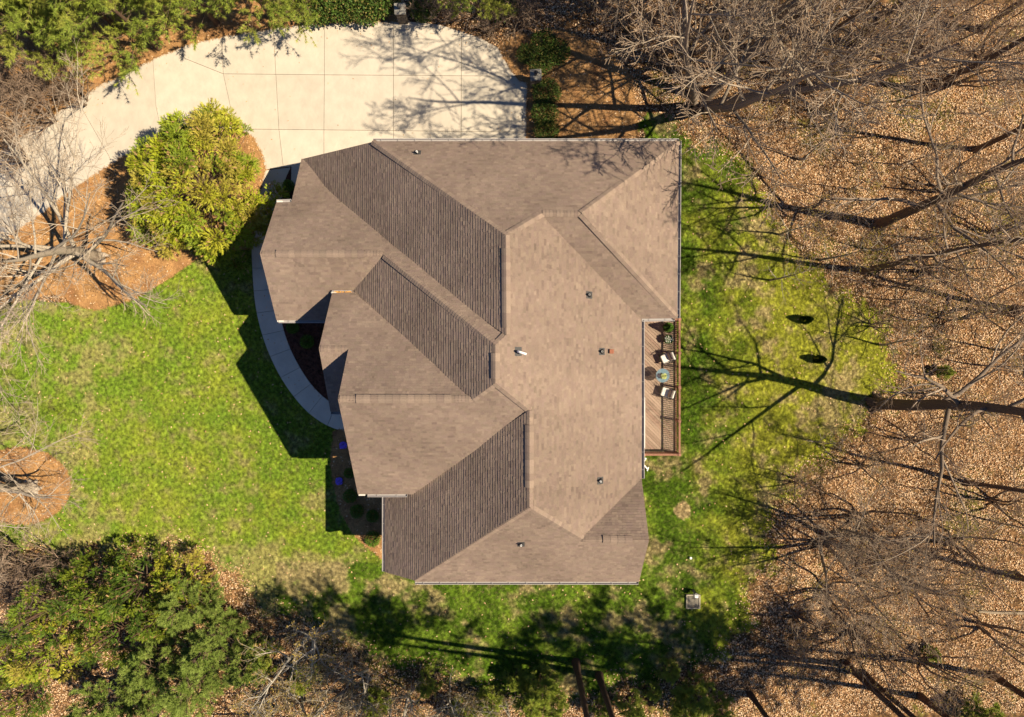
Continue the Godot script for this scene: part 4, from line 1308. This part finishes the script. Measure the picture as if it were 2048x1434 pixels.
func build_plants() -> void:
	var base := {"h": 22.0, "r": 0.21, "stems": 1, "lean": 0.03, "twob": 0.05, "fork": 0.3, "limbs": 13, "el0": 0.15, "el1": 0.8, "reach": 6.5, "counts": [7, 6, 5], "wob": 0.22, "up": 0.06, "thick": 0.5, "rmin": 0.007, "bark": BARK, "buds": 0.0, "budc": lin(0.3, 0.22, 0.04)}
	var q: Dictionary
	var tall_a := bare_tree(101, base)
	q = base.duplicate(); q.merge({"h": 24.0, "r": 0.19, "limbs": 15, "fork": 0.38, "reach": 5.5, "counts": [7, 6, 4], "buds": 0.25, "el1": 1.0}, true)
	var tall_b := bare_tree(102, q)
	q = base.duplicate(); q.merge({"h": 21.0, "r": 0.33, "limbs": 14, "fork": 0.27, "reach": 8.0, "thick": 0.5, "counts": [6, 6, 5], "wob": 0.3, "el0": 0.2, "el1": 0.75}, true)
	var hero := bare_tree(103, q)
	q = base.duplicate(); q.merge({"h": 9.5, "r": 0.13, "thick": 0.5, "stems": 5, "lean": 0.45, "twob": 0.06, "limbs": 7, "fork": 0.25, "el0": 0.35, "el1": 1.15, "reach": 4.6, "counts": [7, 6, 4], "wob": 0.16, "bark": [lin(0.40, 0.32, 0.255), lin(0.44, 0.36, 0.285), lin(0.47, 0.385, 0.30), lin(0.45, 0.35, 0.265), lin(0.42, 0.31, 0.225)]}, true)
	var front := bare_tree(104, q)
	q = base.duplicate(); q.merge({"h": 7.5, "r": 0.09, "stems": 5, "lean": 0.32, "twob": 0.16, "limbs": 6, "fork": 0.3, "el0": 0.2, "el1": 1.1, "reach": 2.6, "counts": [6, 5, 2], "wob": 0.2, "rmin": 0.005, "bark": [lin(0.30, 0.23, 0.175), lin(0.38, 0.295, 0.225), lin(0.42, 0.315, 0.235), lin(0.40, 0.28, 0.205), lin(0.36, 0.23, 0.165)], "buds": 0.1}, true)
	var clump := bare_tree(105, q)
	q = base.duplicate(); q.merge({"h": 3.6, "r": 0.035, "stems": 9, "lean": 0.6, "twob": 0.1, "limbs": 5, "fork": 0.2, "el0": 0.2, "el1": 1.1, "reach": 1.3, "counts": [5, 4], "wob": 0.25, "rmin": 0.005, "bark": [lin(0.33, 0.24, 0.18), lin(0.38, 0.28, 0.21), lin(0.40, 0.29, 0.22)]}, true)
	var thicket := bare_tree(106, q)
	q = base.duplicate(); q.merge({"h": 6.5, "r": 0.07, "limbs": 12, "fork": 0.2, "el0": 0.2, "el1": 0.9, "reach": 2.2, "counts": [6, 4], "rmin": 0.005, "buds": 0.75, "bark": [lin(0.40, 0.35, 0.30), lin(0.42, 0.37, 0.31), lin(0.40, 0.34, 0.28), lin(0.36, 0.28, 0.2)]}, true)
	var sapling := bare_tree(107, q)
	q = base.duplicate(); q.merge({"h": 7.5, "r": 0.13, "stems": 2, "lean": 0.35, "limbs": 9, "fork": 0.22, "el0": 0.2, "el1": 0.9, "reach": 3.2, "thick": 0.65, "counts": [6, 5, 3], "rmin": 0.009, "wob": 0.26, "buds": 0.35, "bark": [lin(0.62, 0.57, 0.50), lin(0.62, 0.56, 0.48), lin(0.56, 0.49, 0.40), lin(0.48, 0.39, 0.29), lin(0.42, 0.33, 0.2)]}, true)
	var pale := bare_tree(108, q)
	q = base.duplicate(); q.merge({"h": 12.0, "r": 0.3, "thick": 0.5, "twob": 0.06, "limbs": 15, "fork": 0.2, "el0": 0.2, "el1": 1.0, "reach": 9.0, "counts": [8, 6, 5], "wob": 0.15, "rmin": 0.007, "bark": [lin(0.54, 0.46, 0.38), lin(0.58, 0.50, 0.41), lin(0.62, 0.53, 0.43), lin(0.62, 0.51, 0.40), lin(0.58, 0.46, 0.35)]}, true)
	var maple := bare_tree(109, q)
	var p_bright := [lin(0.26, 0.315, 0.045), lin(0.22, 0.285, 0.045), lin(0.30, 0.33, 0.06)]
	var p_cool := [lin(0.20, 0.27, 0.055), lin(0.23, 0.30, 0.065), lin(0.17, 0.24, 0.045)]
	var pine_big := pine_tree(201, 24.0, 0.19, 12.5, 4.0, [lin(0.09, 0.14, 0.03)], 1.6, 0.26)
	var pine_mid := pine_tree(202, 10.5, 0.16, 2.0, 3.7, p_bright, 1.7, 0.27)
	var pine_low := pine_tree(203, 5.5, 0.09, 0.8, 1.8, p_cool, 2.0, 0.22)
	var pine_sap := pine_tree(204, 3.2, 0.05, 0.5, 1.1, p_bright, 1.5, 0.22)

	# --- front garden
	plant("maple_tree", maple, gp(197, 516), 1.22, 0.4, "grey leafless tree with spreading limbs in the straw bed beside the driveway", "tree", "", 0.74)
	plant("maple_tree", maple, gp(66, 974), 1.1, 2.6, "grey leafless tree in the round straw bed on the front lawn", "tree", "", 0.7)
	var yg := [lin(0.27, 0.30, 0.022), lin(0.24, 0.29, 0.022), lin(0.31, 0.31, 0.03), lin(0.19, 0.25, 0.024), lin(0.30, 0.26, 0.045)]
	var cl := dome_clumps(301, 84, 3.6, 3.9, 6.2, 0.0, 0.45, 0.85)
	for c in [[-0.9, 4.2, -2.9, 0.6], [-0.3, 4.6, -3.0, 0.55], [-1.1, 3.4, -3.0, 0.6], [1.8, 4.2, -2.9, 0.5], [2.1, 3.8, -3.0, 0.5], [2.0, 3.1, -3.1, 0.6]]: cl.append(c)
	var ced := clump_tree(301, cl, [[0.0, 0.0, 5.8], [-1.8, -1.6, 4.8], [1.6, -1.5, 4.8], [1.5, 1.8, 4.6], [-1.5, 1.7, 4.6]], yg, 400)
	plant("cedar_tree", ced, gp(440, 398), 1.0, 0.0, "big yellow green evergreen in the straw island between driveway and walkway", "tree")
	var dk := [lin(0.10, 0.15, 0.015), lin(0.075, 0.125, 0.014), lin(0.13, 0.165, 0.015), lin(0.06, 0.10, 0.014)]
	var dark := clump_tree(302, dome_clumps(302, 20, 1.9, 1.9, 6.4, 0.72, 0.32, 0.62), [[0.0, 0.0, 6.2]], dk, 330)
	var dark_b := clump_tree(303, dome_clumps(307, 30, 2.3, 1.7, 4.9, 0.6, 0.3, 0.6), [[0.4, 0.0, 4.6], [-0.6, 0.2, 4.2]], yg, 300)
	var i := 0
	for s in [[322, 1142, 1.0], [385, 1150, 0.8], [238, 1158, 0.95], [165, 1185, 1.05], [270, 1240, 0.85], [135, 1275, 0.95], [345, 1210, 0.75], [80, 1370, 0.8]]:
		plant("cedar_tree", dark_b if i % 4 == 1 else dark, gp(s[0], s[1]), s[2], i * 1.3, "dark green cedar in the evergreen screen along the front lawn's edge", "tree", "cedars along the front lawn")
		i += 1
	for s in [[420, 1178, 0.95], [465, 1245, 1.0], [352, 1285, 0.95], [430, 1325, 1.05], [262, 1365, 1.0], [340, 1400, 0.9], [520, 1300, 0.8]]:
		plant("pine_tree", pine_low, gp(s[0], s[1]), s[2], i * 1.7, "young blue green pine beside the cedar screen", "tree", "young pines by the cedars")
		i += 1
	# --- along the top of the driveway
	for s in [[318, 96, 1.0], [140, 120, 0.95], [435, 48, 1.0], [235, 55, 1.05], [545, 36, 0.9], [60, 60, 1.0], [620, 12, 0.95], [955, 26, 0.7], [380, 0, 1.0], [150, 30, 1.0]]:
		plant("pine_tree", pine_mid, gp(s[0], s[1]), s[2], i * 1.1, "bright green pine growing above the far edge of the driveway", "tree", "pines along the driveway")
		i += 1
	for s in [[60, 205], [105, 240], [30, 270], [140, 190], [85, 170], [20, 190], [170, 205], [50, 320]]:
		plant("bare_shrub", thicket, gp(s[0], s[1]), rng.randf_range(0.9, 1.35), i * 2.1, "brown leafless thicket beside the pines and the driveway", "shrub", "leafless thicket by the driveway")
		i += 1
	for s in [[120, 1120, 1.3], [60, 1160, 1.5], [30, 1100, 1.4], [90, 1200, 1.2]]:
		plant("bare_shrub", thicket, gp(s[0], s[1]), s[2], i * 2.1, "leafless brown shrub between the round straw bed and the cedars", "shrub", "leafless shrubs by the cedars")
		i += 1
	for s in [[905, 38], [985, 62], [1035, 52], [860, 18], [1060, 20]]:
		plant("bare_shrub", thicket, gp(s[0], s[1]), rng.randf_range(0.7, 1.0), i * 2.1, "leafless twiggy shrub over the driveway's far corner", "shrub", "twiggy shrubs at the driveway corner")
		i += 1
	var holly := shrub(401, 2600, 0.1, [lin(0.06, 0.11, 0.02), lin(0.085, 0.14, 0.028), lin(0.05, 0.09, 0.02), lin(0.17, 0.15, 0.045)], 1.3)
	for s in [[642, 22, 1.5], [690, 18, 1.4], [738, 22, 1.4], [765, 8, 1.3], [850, 24, 1.0], [1000, 20, 1.1]]:
		plant("holly_shrub", holly, gp(s[0], s[1]), s[2], i * 1.9, "large dark holly along the driveway's straight far edge", "shrub", "dark hollies above the driveway")
		i += 1
	for s in [[1086, 96, 0.9], [1080, 130, 0.9], [1092, 194, 0.95], [1088, 232, 0.9], [1092, 268, 0.85], [1112, 112, 0.9], [1052, 114, 0.65], [1088, 302, 0.8]]:
		plant("hedge_shrub", holly, gp(s[0], s[1]), s[2], i * 1.4, "dark leafy shrub in the row at the end of the driveway", "shrub", "shrub row at the driveway's end")
		i += 1
	# --- beds round the house
	var box := shrub(402, 1700, 0.12, [lin(0.085, 0.17, 0.018), lin(0.11, 0.195, 0.022), lin(0.07, 0.145, 0.018)], 1.5)
	for s in [[588, 655, 0.42], [617, 684, 0.45], [580, 374, 0.4]]:
		plant("boxwood", box, gp(s[0], s[1]), s[2], i * 1.2, "round green boxwood in the mulch between walkway and house", "shrub", "boxwoods inside the walkway curve")
		i += 1
	for s in [[703, 990, 0.45], [716, 1020, 0.45], [747, 1030, 0.42], [700, 945, 0.35]]:
		plant("boxwood", box, gp(s[0], s[1]), s[2], i * 1.2, "round boxwood in the house's shadow in the bed with the purple flowers", "shrub", "shaded boxwoods in the flower bed")
		i += 1
	plant("boxwood", box, gp(748, 1075), 0.52, 0.3, "bright green round boxwood in sunlight at the bed's orange corner", "shrub")
	rng.seed = 77
	for s in [[688, 890], [680, 961]]:
		var fl := thing("flowering_plant", "clump of violet blue flowers in the dark bed beside the lawn", "flowers", gp(s[0], s[1]), 0.0, "violet flowers in the bed")
		var gm := MB.new()
		var pm := MB.new()
		for k in 260:
			var d := Vector3(rng.randf_range(-1, 1), 0, rng.randf_range(-1, 1))
			if d.length() > 1.0: d = d.normalized()
			var p := d * 0.2 + Vector3.UP * rng.randf_range(0.02, 0.22)
			var e := Vector3(rng.randf_range(-1, 1), rng.randf_range(0.1, 1), rng.randf_range(-1, 1)).normalized()
			gm.blade(p, p + e * 0.1, e.cross(Vector3.UP).normalized() * 0.012, vary(lin(0.05, 0.11, 0.03), 0.3))
			p.y = 0.24 + rng.randf() * 0.08 * (1.2 - d.length())
			pm.tri(p, p + Vector3(cos(k), 0.2, sin(k)) * 0.045, p + Vector3(cos(k + 1.2), 0.2, sin(k + 1.2)) * 0.045, vary(lin(0.24, 0.15, 0.85), 0.25))
		put("leaves", gm.mesh(M.grass), fl)
		put("petals", pm.mesh(M.petal), fl)
	var slim_st := MB.new()
	slim_st.tube(PackedVector3Array([Vector3(0, -0.1, 0), Vector3(0, 0.8, 0), Vector3(0.01, 1.2, 0)]), PackedFloat32Array([0.03, 0.02, 0.008]), 6, lin(0.15, 0.1, 0.07))
	var slim_fo := MB.new()
	for k in 2600:
		var t := rng.randf()
		var az := rng.randf() * TAU
		var rr := 0.21 * sin(PI * pow(0.2 + 0.8 * t, 0.7)) * rng.randf_range(0.6, 1.05) + 0.01
		var p := Vector3(cos(az) * rr, t * 1.3, sin(az) * rr)
		var e := Vector3(cos(az) * 0.6 + rng.randf_range(-0.4, 0.4), 0.9, sin(az) * 0.6 + rng.randf_range(-0.4, 0.4)).normalized()
		slim_fo.blade(p, p + e * 0.13, e.cross(Vector3(0.3, 0.2, 0.9)).normalized() * 0.022, vary(lin(0.045, 0.085, 0.02), 0.35))
	var slim := {"stem": slim_st.mesh(M.bark), "foliage": slim_fo.mesh(M.needle)}
	for s in [[1606, 640], [1632, 719]]:
		plant("columnar_shrub", slim, gp(s[0], s[1]), 1.0, s[0], "slim dark evergreen column alone on the back lawn's yellow moss", "shrub", "slim evergreens on the back lawn")

	# --- woods behind the house
	plant("oak_tree", hero, gp(1748, 806), 1.1, 0.6, "thick trunked leafless tree whose long shadow crosses the back lawn to the deck", "tree")
	plant("oak_tree", hero, gp(1757, 451), 0.95, 2.9, "dark trunked leafless tree leaning over the leaves past the lawn's upper corner", "tree")
	plant("bare_tree", tall_b, gp(1724, 541), 0.95, 4.0, "slender leafless tree casting a straight thin shadow to the shingled wing", "tree")
	plant("bare_tree", front, gp(1400, 205), 2.05, 1.0, "tall leafless tree whose branch shadows fan out over the driveway", "tree")
	plant("bare_tree", tall_a, gp(1556, 158), 0.95, 3.3, "grey leafless tree with a forked pale trunk in the twiggy corner of the woods", "tree")
	for s in [[1700, 90, 0.9, 0], [1850, 180, 0.95, 1], [1310, 40, 0.8, 1], [1960, 60, 0.95, 0], [1950, 300, 0.85, 1], [2030, 620, 0.95, 0], [2030, 1150, 0.9, 0], [1930, 965, 0.75, 1], [1480, 30, 0.8, 1]]:
		plant("bare_tree", tall_b if s[3] else tall_a, gp(s[0], s[1]), s[2], i * 1.37, "tall leafless tree standing in the leaf litter of the back woods", "tree", "leafless trees of the back woods")
		i += 1
	for s in [[1320, 120, 1.0], [1385, 105, 1.1], [1450, 150, 1.0], [1525, 95, 1.15], [1610, 180, 0.9], [1680, 150, 1.1], [1765, 120, 1.05], [1840, 90, 1.1], [1905, 165, 1.0], [1250, 40, 1.0], [1180, 20, 0.8], [1580, 40, 1.0], [1660, 230, 0.7], [1960, 120, 0.9]]:
		plant("leafless_understory", clump, gp(s[0], s[1]), s[2], i * 0.9, "many stemmed leafless understory tree in the brown twiggy upper woods", "tree", "many stemmed trees of the upper woods")
		i += 1
	plant("bare_tree", front, gp(1648, 1078), 1.0, 2.2, "broad leafless tree whose shadows fan over the lawn below the deck", "tree")
	plant("bare_tree", front, gp(1240, -20), 1.4, 4.2, "broad leafless tree rising behind the straw bed past the driveway", "tree")
	for s in [[1708, 1030, 1.0], [1650, 1180, 0.95], [1760, 1120, 0.9], [1590, 1230, 0.7], [1830, 1170, 0.85], [1720, 930, 0.6], [1590, 960, 0.55], [1900, 1080, 0.9], [1700, 1260, 0.9], [1960, 1250, 0.9], [1840, 1320, 0.8], [1560, 1300, 0.6], [1820, 880, 0.6], [1960, 820, 0.7], [1850, 540, 0.8], [1960, 620, 0.8], [1740, 650, 0.5], [1870, 380, 0.8], [1980, 470, 0.8], [1980, 1000, 0.8]]:
		plant("leafless_understory", clump, gp(s[0], s[1]), s[2], i * 0.9, "many stemmed leafless understory tree in the woods past the concrete lid", "tree", "many stemmed trees of the lower woods")
		i += 1
	rng.seed = 88
	for s in [[1560, 470], [1640, 520], [1600, 320], [1700, 380], [1800, 330], [1880, 400], [1950, 480], [1820, 560], [1900, 640], [1760, 690], [1860, 790], [1960, 730], [1700, 260], [1500, 240], [1900, 870], [1980, 1040], [1750, 1230], [1900, 1100], [1620, 880], [1560, 1120], [1960, 230], [1540, 560], [1660, 440], [1850, 480], [1780, 600], [1980, 380], [1720, 330], [1920, 540], [1820, 640], [1990, 700], [1600, 420], [1750, 500], [1880, 300]]:
		plant("budding_sapling", sapling, gp(s[0], s[1]), rng.randf_range(0.55, 1.0), i * 1.9, "slight sapling with yellowish buds among the fallen leaves", "sapling", "budding saplings of the woods")
		i += 1
	# --- lower edge
	plant("budding_tree", pale, gp(628, 1262), 1.0, 0.5, "pale barked small tree with yellowish buds beside the pines", "tree")
	for s in [[735, 1345, 0.8], [690, 1385, 0.75], [820, 1385, 0.7], [600, 1370, 0.8], [890, 1400, 0.7], [780, 1400, 0.65], [700, 1310, 0.5], [640, 1420, 0.8], [950, 1390, 0.5], [550, 1420, 0.8], [1010, 1405, 0.6]]:
		plant("budding_tree", pale, gp(s[0], s[1]), s[2], i * 1.3, "low pale tree with yellow buds in the scrub beyond the lower lawn", "tree", "low budding trees below the lawn")
		i += 1
	plant("pine_tree", pine_big, gp(1152, 1324), 1.0, 0.0, "tall pine, the left of a pair of trunks beyond the lower lawn", "tree")
	plant("pine_tree", pine_big, gp(1198, 1350), 0.97, 2.0, "tall pine, the right of a pair of trunks beyond the lower lawn", "tree")
	for s in [[1692, 1328, 1.0], [1725, 1345, 0.9], [1985, 1350, 1.0], [1840, 1392, 0.95], [1500, 1388, 0.8]]:
		plant("pine_tree", pine_big, gp(s[0], s[1]), s[2], i * 0.8, "tall bare trunked pine in the leaf litter of the lower woods", "tree", "tall pines of the lower woods")
		i += 1
	for s in [[1080, 1352, 1.0], [1060, 1385, 0.9], [1105, 1390, 0.8], [1380, 1368, 1.0], [1360, 1392, 0.9], [1945, 1410, 0.9], [1255, 1395, 0.8], [1300, 1372, 0.5], [1850, 1300, 0.45], [1880, 745, 0.4], [985, 1385, 0.8], [1430, 1400, 0.8], [860, 1350, 0.7], [930, 1410, 0.8], [1030, 1345, 0.6], [1330, 1330, 0.6], [1200, 1410, 0.7], [760, 1390, 0.8], [620, 1340, 0.8], [540, 1300, 0.9]]:
		plant("pine_sapling", pine_sap, gp(s[0], s[1]), s[2], i * 0.8, "small bright pine sapling growing up through the leaves", "sapling", "pine saplings in the leaves")
		i += 1

# ------------------------------------------------------------------ small things in the garden
func stone_pillar(p: Vector3, label: String) -> void:
	var o := thing("stone_pillar", label, "pillar", p, 0.06)
	var m := MB.new()
	# courses of rough stone
	for k in 7:
		var y := 0.06 + k * 0.18
		for s in 4:
			var a := s * PI / 2
			var bs := Basis(Vector3.UP, a)
			var w := rng.randf_range(0.2, 0.34)
			m.box(Vector3(0, y, 0) + bs * Vector3(-0.275 + w * 0.5, 0, 0.2), Vector3(w - 0.012, 0.168, 0.16), vary(lin(0.30, 0.25, 0.2), 0.3), bs, 0.012)
			m.box(Vector3(0, y, 0) + bs * Vector3(-0.275 + w + (0.4 - w) * 0.5, 0, 0.195), Vector3(0.4 - w - 0.012, 0.168, 0.15), vary(lin(0.30, 0.25, 0.2), 0.3), bs, 0.012)
	put("shaft", m.mesh(M.stone), o)
	var c := MB.new()
	c.box(Vector3(0, 1.34, 0), Vector3(0.66, 0.09, 0.66), lin(0.42, 0.4, 0.37), Basis.IDENTITY, 0.02)
	put("cap_stone", c.mesh(M.stone), o)
	var l := MB.new()
	l.lathe(Vector3(0, 1.385, 0), [Vector2(0, 0), Vector2(0.07, 0), Vector2(0.07, 0.02), Vector2(0.02, 0.04), Vector2(0.02, 0.1), Vector2(0.09, 0.12), Vector2(0.11, 0.34), Vector2(0.13, 0.35), Vector2(0.06, 0.42), Vector2(0.015, 0.44), Vector2(0, 0.47)], 6, lin(0.05, 0.05, 0.055))
	put("lantern", l.mesh(M.metal), o)

func build_small_things() -> void:
	rng.seed = 51
	stone_pillar(gp(1070, 168), "stone pillar with a dark lantern in the shrub row at the driveway's end")
	stone_pillar(gp(807, 40), "stone pillar with a dark lantern among the hollies on the driveway's far edge")
	var sp := gp(1385.5, 1202)
	var s := thing("concrete_lid", "square weathered concrete access lid set into the back lawn", "access lid", sp)
	var r := MB.new()
	for q in [[0, -0.38, 0.84, 0.08], [0, 0.38, 0.84, 0.08], [-0.38, 0, 0.08, 0.68], [0.38, 0, 0.08, 0.68]]:
		r.box(Vector3(q[0], 0.05, q[1]), Vector3(q[2], 0.2, q[3]), lin(0.36, 0.32, 0.25), Basis.IDENTITY, 0.01)
	put("frame", r.mesh(M.concrete), s)
	var l := MB.new()
	l.box(Vector3(0.01, 0.03, 0.005), Vector3(0.64, 0.16, 0.64), lin(0.33, 0.3, 0.25), Basis.IDENTITY, 0.015)
	put("lid", l.mesh(M.stone), s)
	var hd := MB.new()
	for z in [-0.2, 0.24]:
		hd.tube(PackedVector3Array([Vector3(-0.08, 0.11, z), Vector3(-0.06, 0.14, z), Vector3(0.06, 0.14, z), Vector3(0.08, 0.11, z)]), PackedFloat32Array([0.012, 0.012, 0.012, 0.012]), 6, lin(0.08, 0.06, 0.05))
	put("handle", hd.mesh(M.metal), s)
	var bp := gp(1386, 1180)
	var b := thing("control_box", "grey post box with a white face next to the concrete lid", "control box", bp)
	var bm := MB.new()
	bm.box(Vector3(0, 0.3, 0), Vector3(0.1, 0.9, 0.1), lin(0.25, 0.24, 0.23))
	put("post", bm.mesh(M.wood), b)
	var cm := MB.new()
	cm.box(Vector3(0.02, 0.58, 0.1), Vector3(0.24, 0.34, 0.16), lin(0.5, 0.5, 0.52), Basis.IDENTITY, 0.015)
	cm.box(Vector3(0.04, 0.60, 0.2), Vector3(0.2, 0.16, 0.1), lin(0.85, 0.85, 0.83), Basis.IDENTITY, 0.015)
	put("box", cm.mesh(M.paint), b)
	var wp := thing("cleanout_cap", "small round white pipe cap sticking out of the back lawn", "pipe cap", gp(1380.5, 1115))
	var wm := MB.new()
	wm.lathe(Vector3.ZERO, [Vector2(0.055, -0.1), Vector2(0.055, 0.1), Vector2(0.075, 0.1), Vector2(0.075, 0.15), Vector2(0.06, 0.165), Vector2(0, 0.17)], 18, lin(0.85, 0.84, 0.8))
	put("cap", wm.mesh(M.paint), wp)
	# a pale log and dead branches on the leaves
	var lg := thing("fallen_log", "straight pale fallen log lying on the leaves of the lower woods", "log")
	var lm := MB.new()
	var a := gp(1955, 1222) + Vector3.UP * 0.1
	var e := gp(2090, 1226) + Vector3.UP * 0.12
	lm.tube(PackedVector3Array([a, a.lerp(e, 0.3) + Vector3(0, 0.02, 0.03), a.lerp(e, 0.7), e]), PackedFloat32Array([0.07, 0.085, 0.09, 0.1]), 10, lin(0.42, 0.34, 0.25), true)
	put("trunk", lm.mesh(M.bark), lg)
	for q in [[[1795, 731], [1835, 745], [1880, 751], [1925, 742]], [[1520, 352], [1640, 395], [1700, 402]], [[1880, 1180], [1900, 1120], [1960, 1080]]]:
		var fb := thing("fallen_branch", "dead branch lying on the fallen leaves", "branch", Vector3.ZERO, 0.0, "dead branches on the ground")
		var fm := MB.new()
		var pts := PackedVector3Array()
		var rad := PackedFloat32Array()
		for k in q.size():
			pts.append(gp(q[k][0], q[k][1]) + Vector3.UP * (0.07 + 0.04 * (k % 2)))
			rad.append(0.035 - 0.006 * k)
		fm.tube(pts, rad, 6, lin(0.2, 0.14, 0.1), true)
		put("stem", fm.mesh(M.bark), fb)

# ------------------------------------------------------------------
func _ready() -> void:
	for f in [[n_big, 1, 0.06], [n_mid, 2, 0.22], [n_fine, 3, 1.1]]:
		var nz: FastNoiseLite = f[0]
		nz.seed = f[1]
		nz.frequency = f[2]
		nz.noise_type = FastNoiseLite.TYPE_SIMPLEX_SMOOTH
		nz.fractal_octaves = 3
	var cam := Camera3D.new()
	cam.name = "camera"
	cam.position = Vector3(0, CAM_H, 0)
	cam.rotation_degrees = Vector3(-90, 0, 0)
	cam.fov = rad_to_deg(2.0 * atan(717.0 / FOCAL))
	cam.near = 0.1
	cam.far = 2000.0
	add_child(cam)
	cam.current = true
	var we := WorldEnvironment.new()
	we.name = "environment"
	var env := Environment.new()
	var sky := Sky.new()
	var sm := ProceduralSkyMaterial.new()
	sm.sky_top_color = Color(0.34, 0.50, 0.74)
	sm.sky_horizon_color = Color(0.74, 0.80, 0.87)
	sm.sky_curve = 0.12
	sm.ground_bottom_color = Color(0.25, 0.22, 0.18)
	sm.ground_horizon_color = Color(0.55, 0.6, 0.62)
	sm.sun_angle_max = 1.0
	sm.sky_energy_multiplier = 0.62
	sky.sky_material = sm
	env.background_mode = Environment.BG_SKY
	env.sky = sky
	env.tonemap_mode = Environment.TONE_MAPPER_LINEAR
	env.tonemap_exposure = 1.88
	env.sdfgi_enabled = true
	env.ssao_enabled = true
	env.ssil_enabled = true
	we.environment = env
	add_child(we)
	var sun := DirectionalLight3D.new()
	sun.name = "sun"
	sun.light_energy = 1.6
	sun.light_color = Color(1.0, 0.93, 0.80)
	sun.light_angular_distance = 0.5
	sun.shadow_enabled = true
	add_child(sun)
	sun.look_at_from_position(Vector3.ZERO, Vector3(-0.795, -1.0, -0.132), Vector3.UP)

	make_materials()
	lay_out()
	build_ground()
	print("ground ", Time.get_ticks_msec())
	build_paving()
	build_house()
	print("house ", Time.get_ticks_msec())
	build_deck()
	build_small_things()
	build_plants()
	print("plants ", Time.get_ticks_msec())
	build_scatter()
	print("done ", Time.get_ticks_msec())
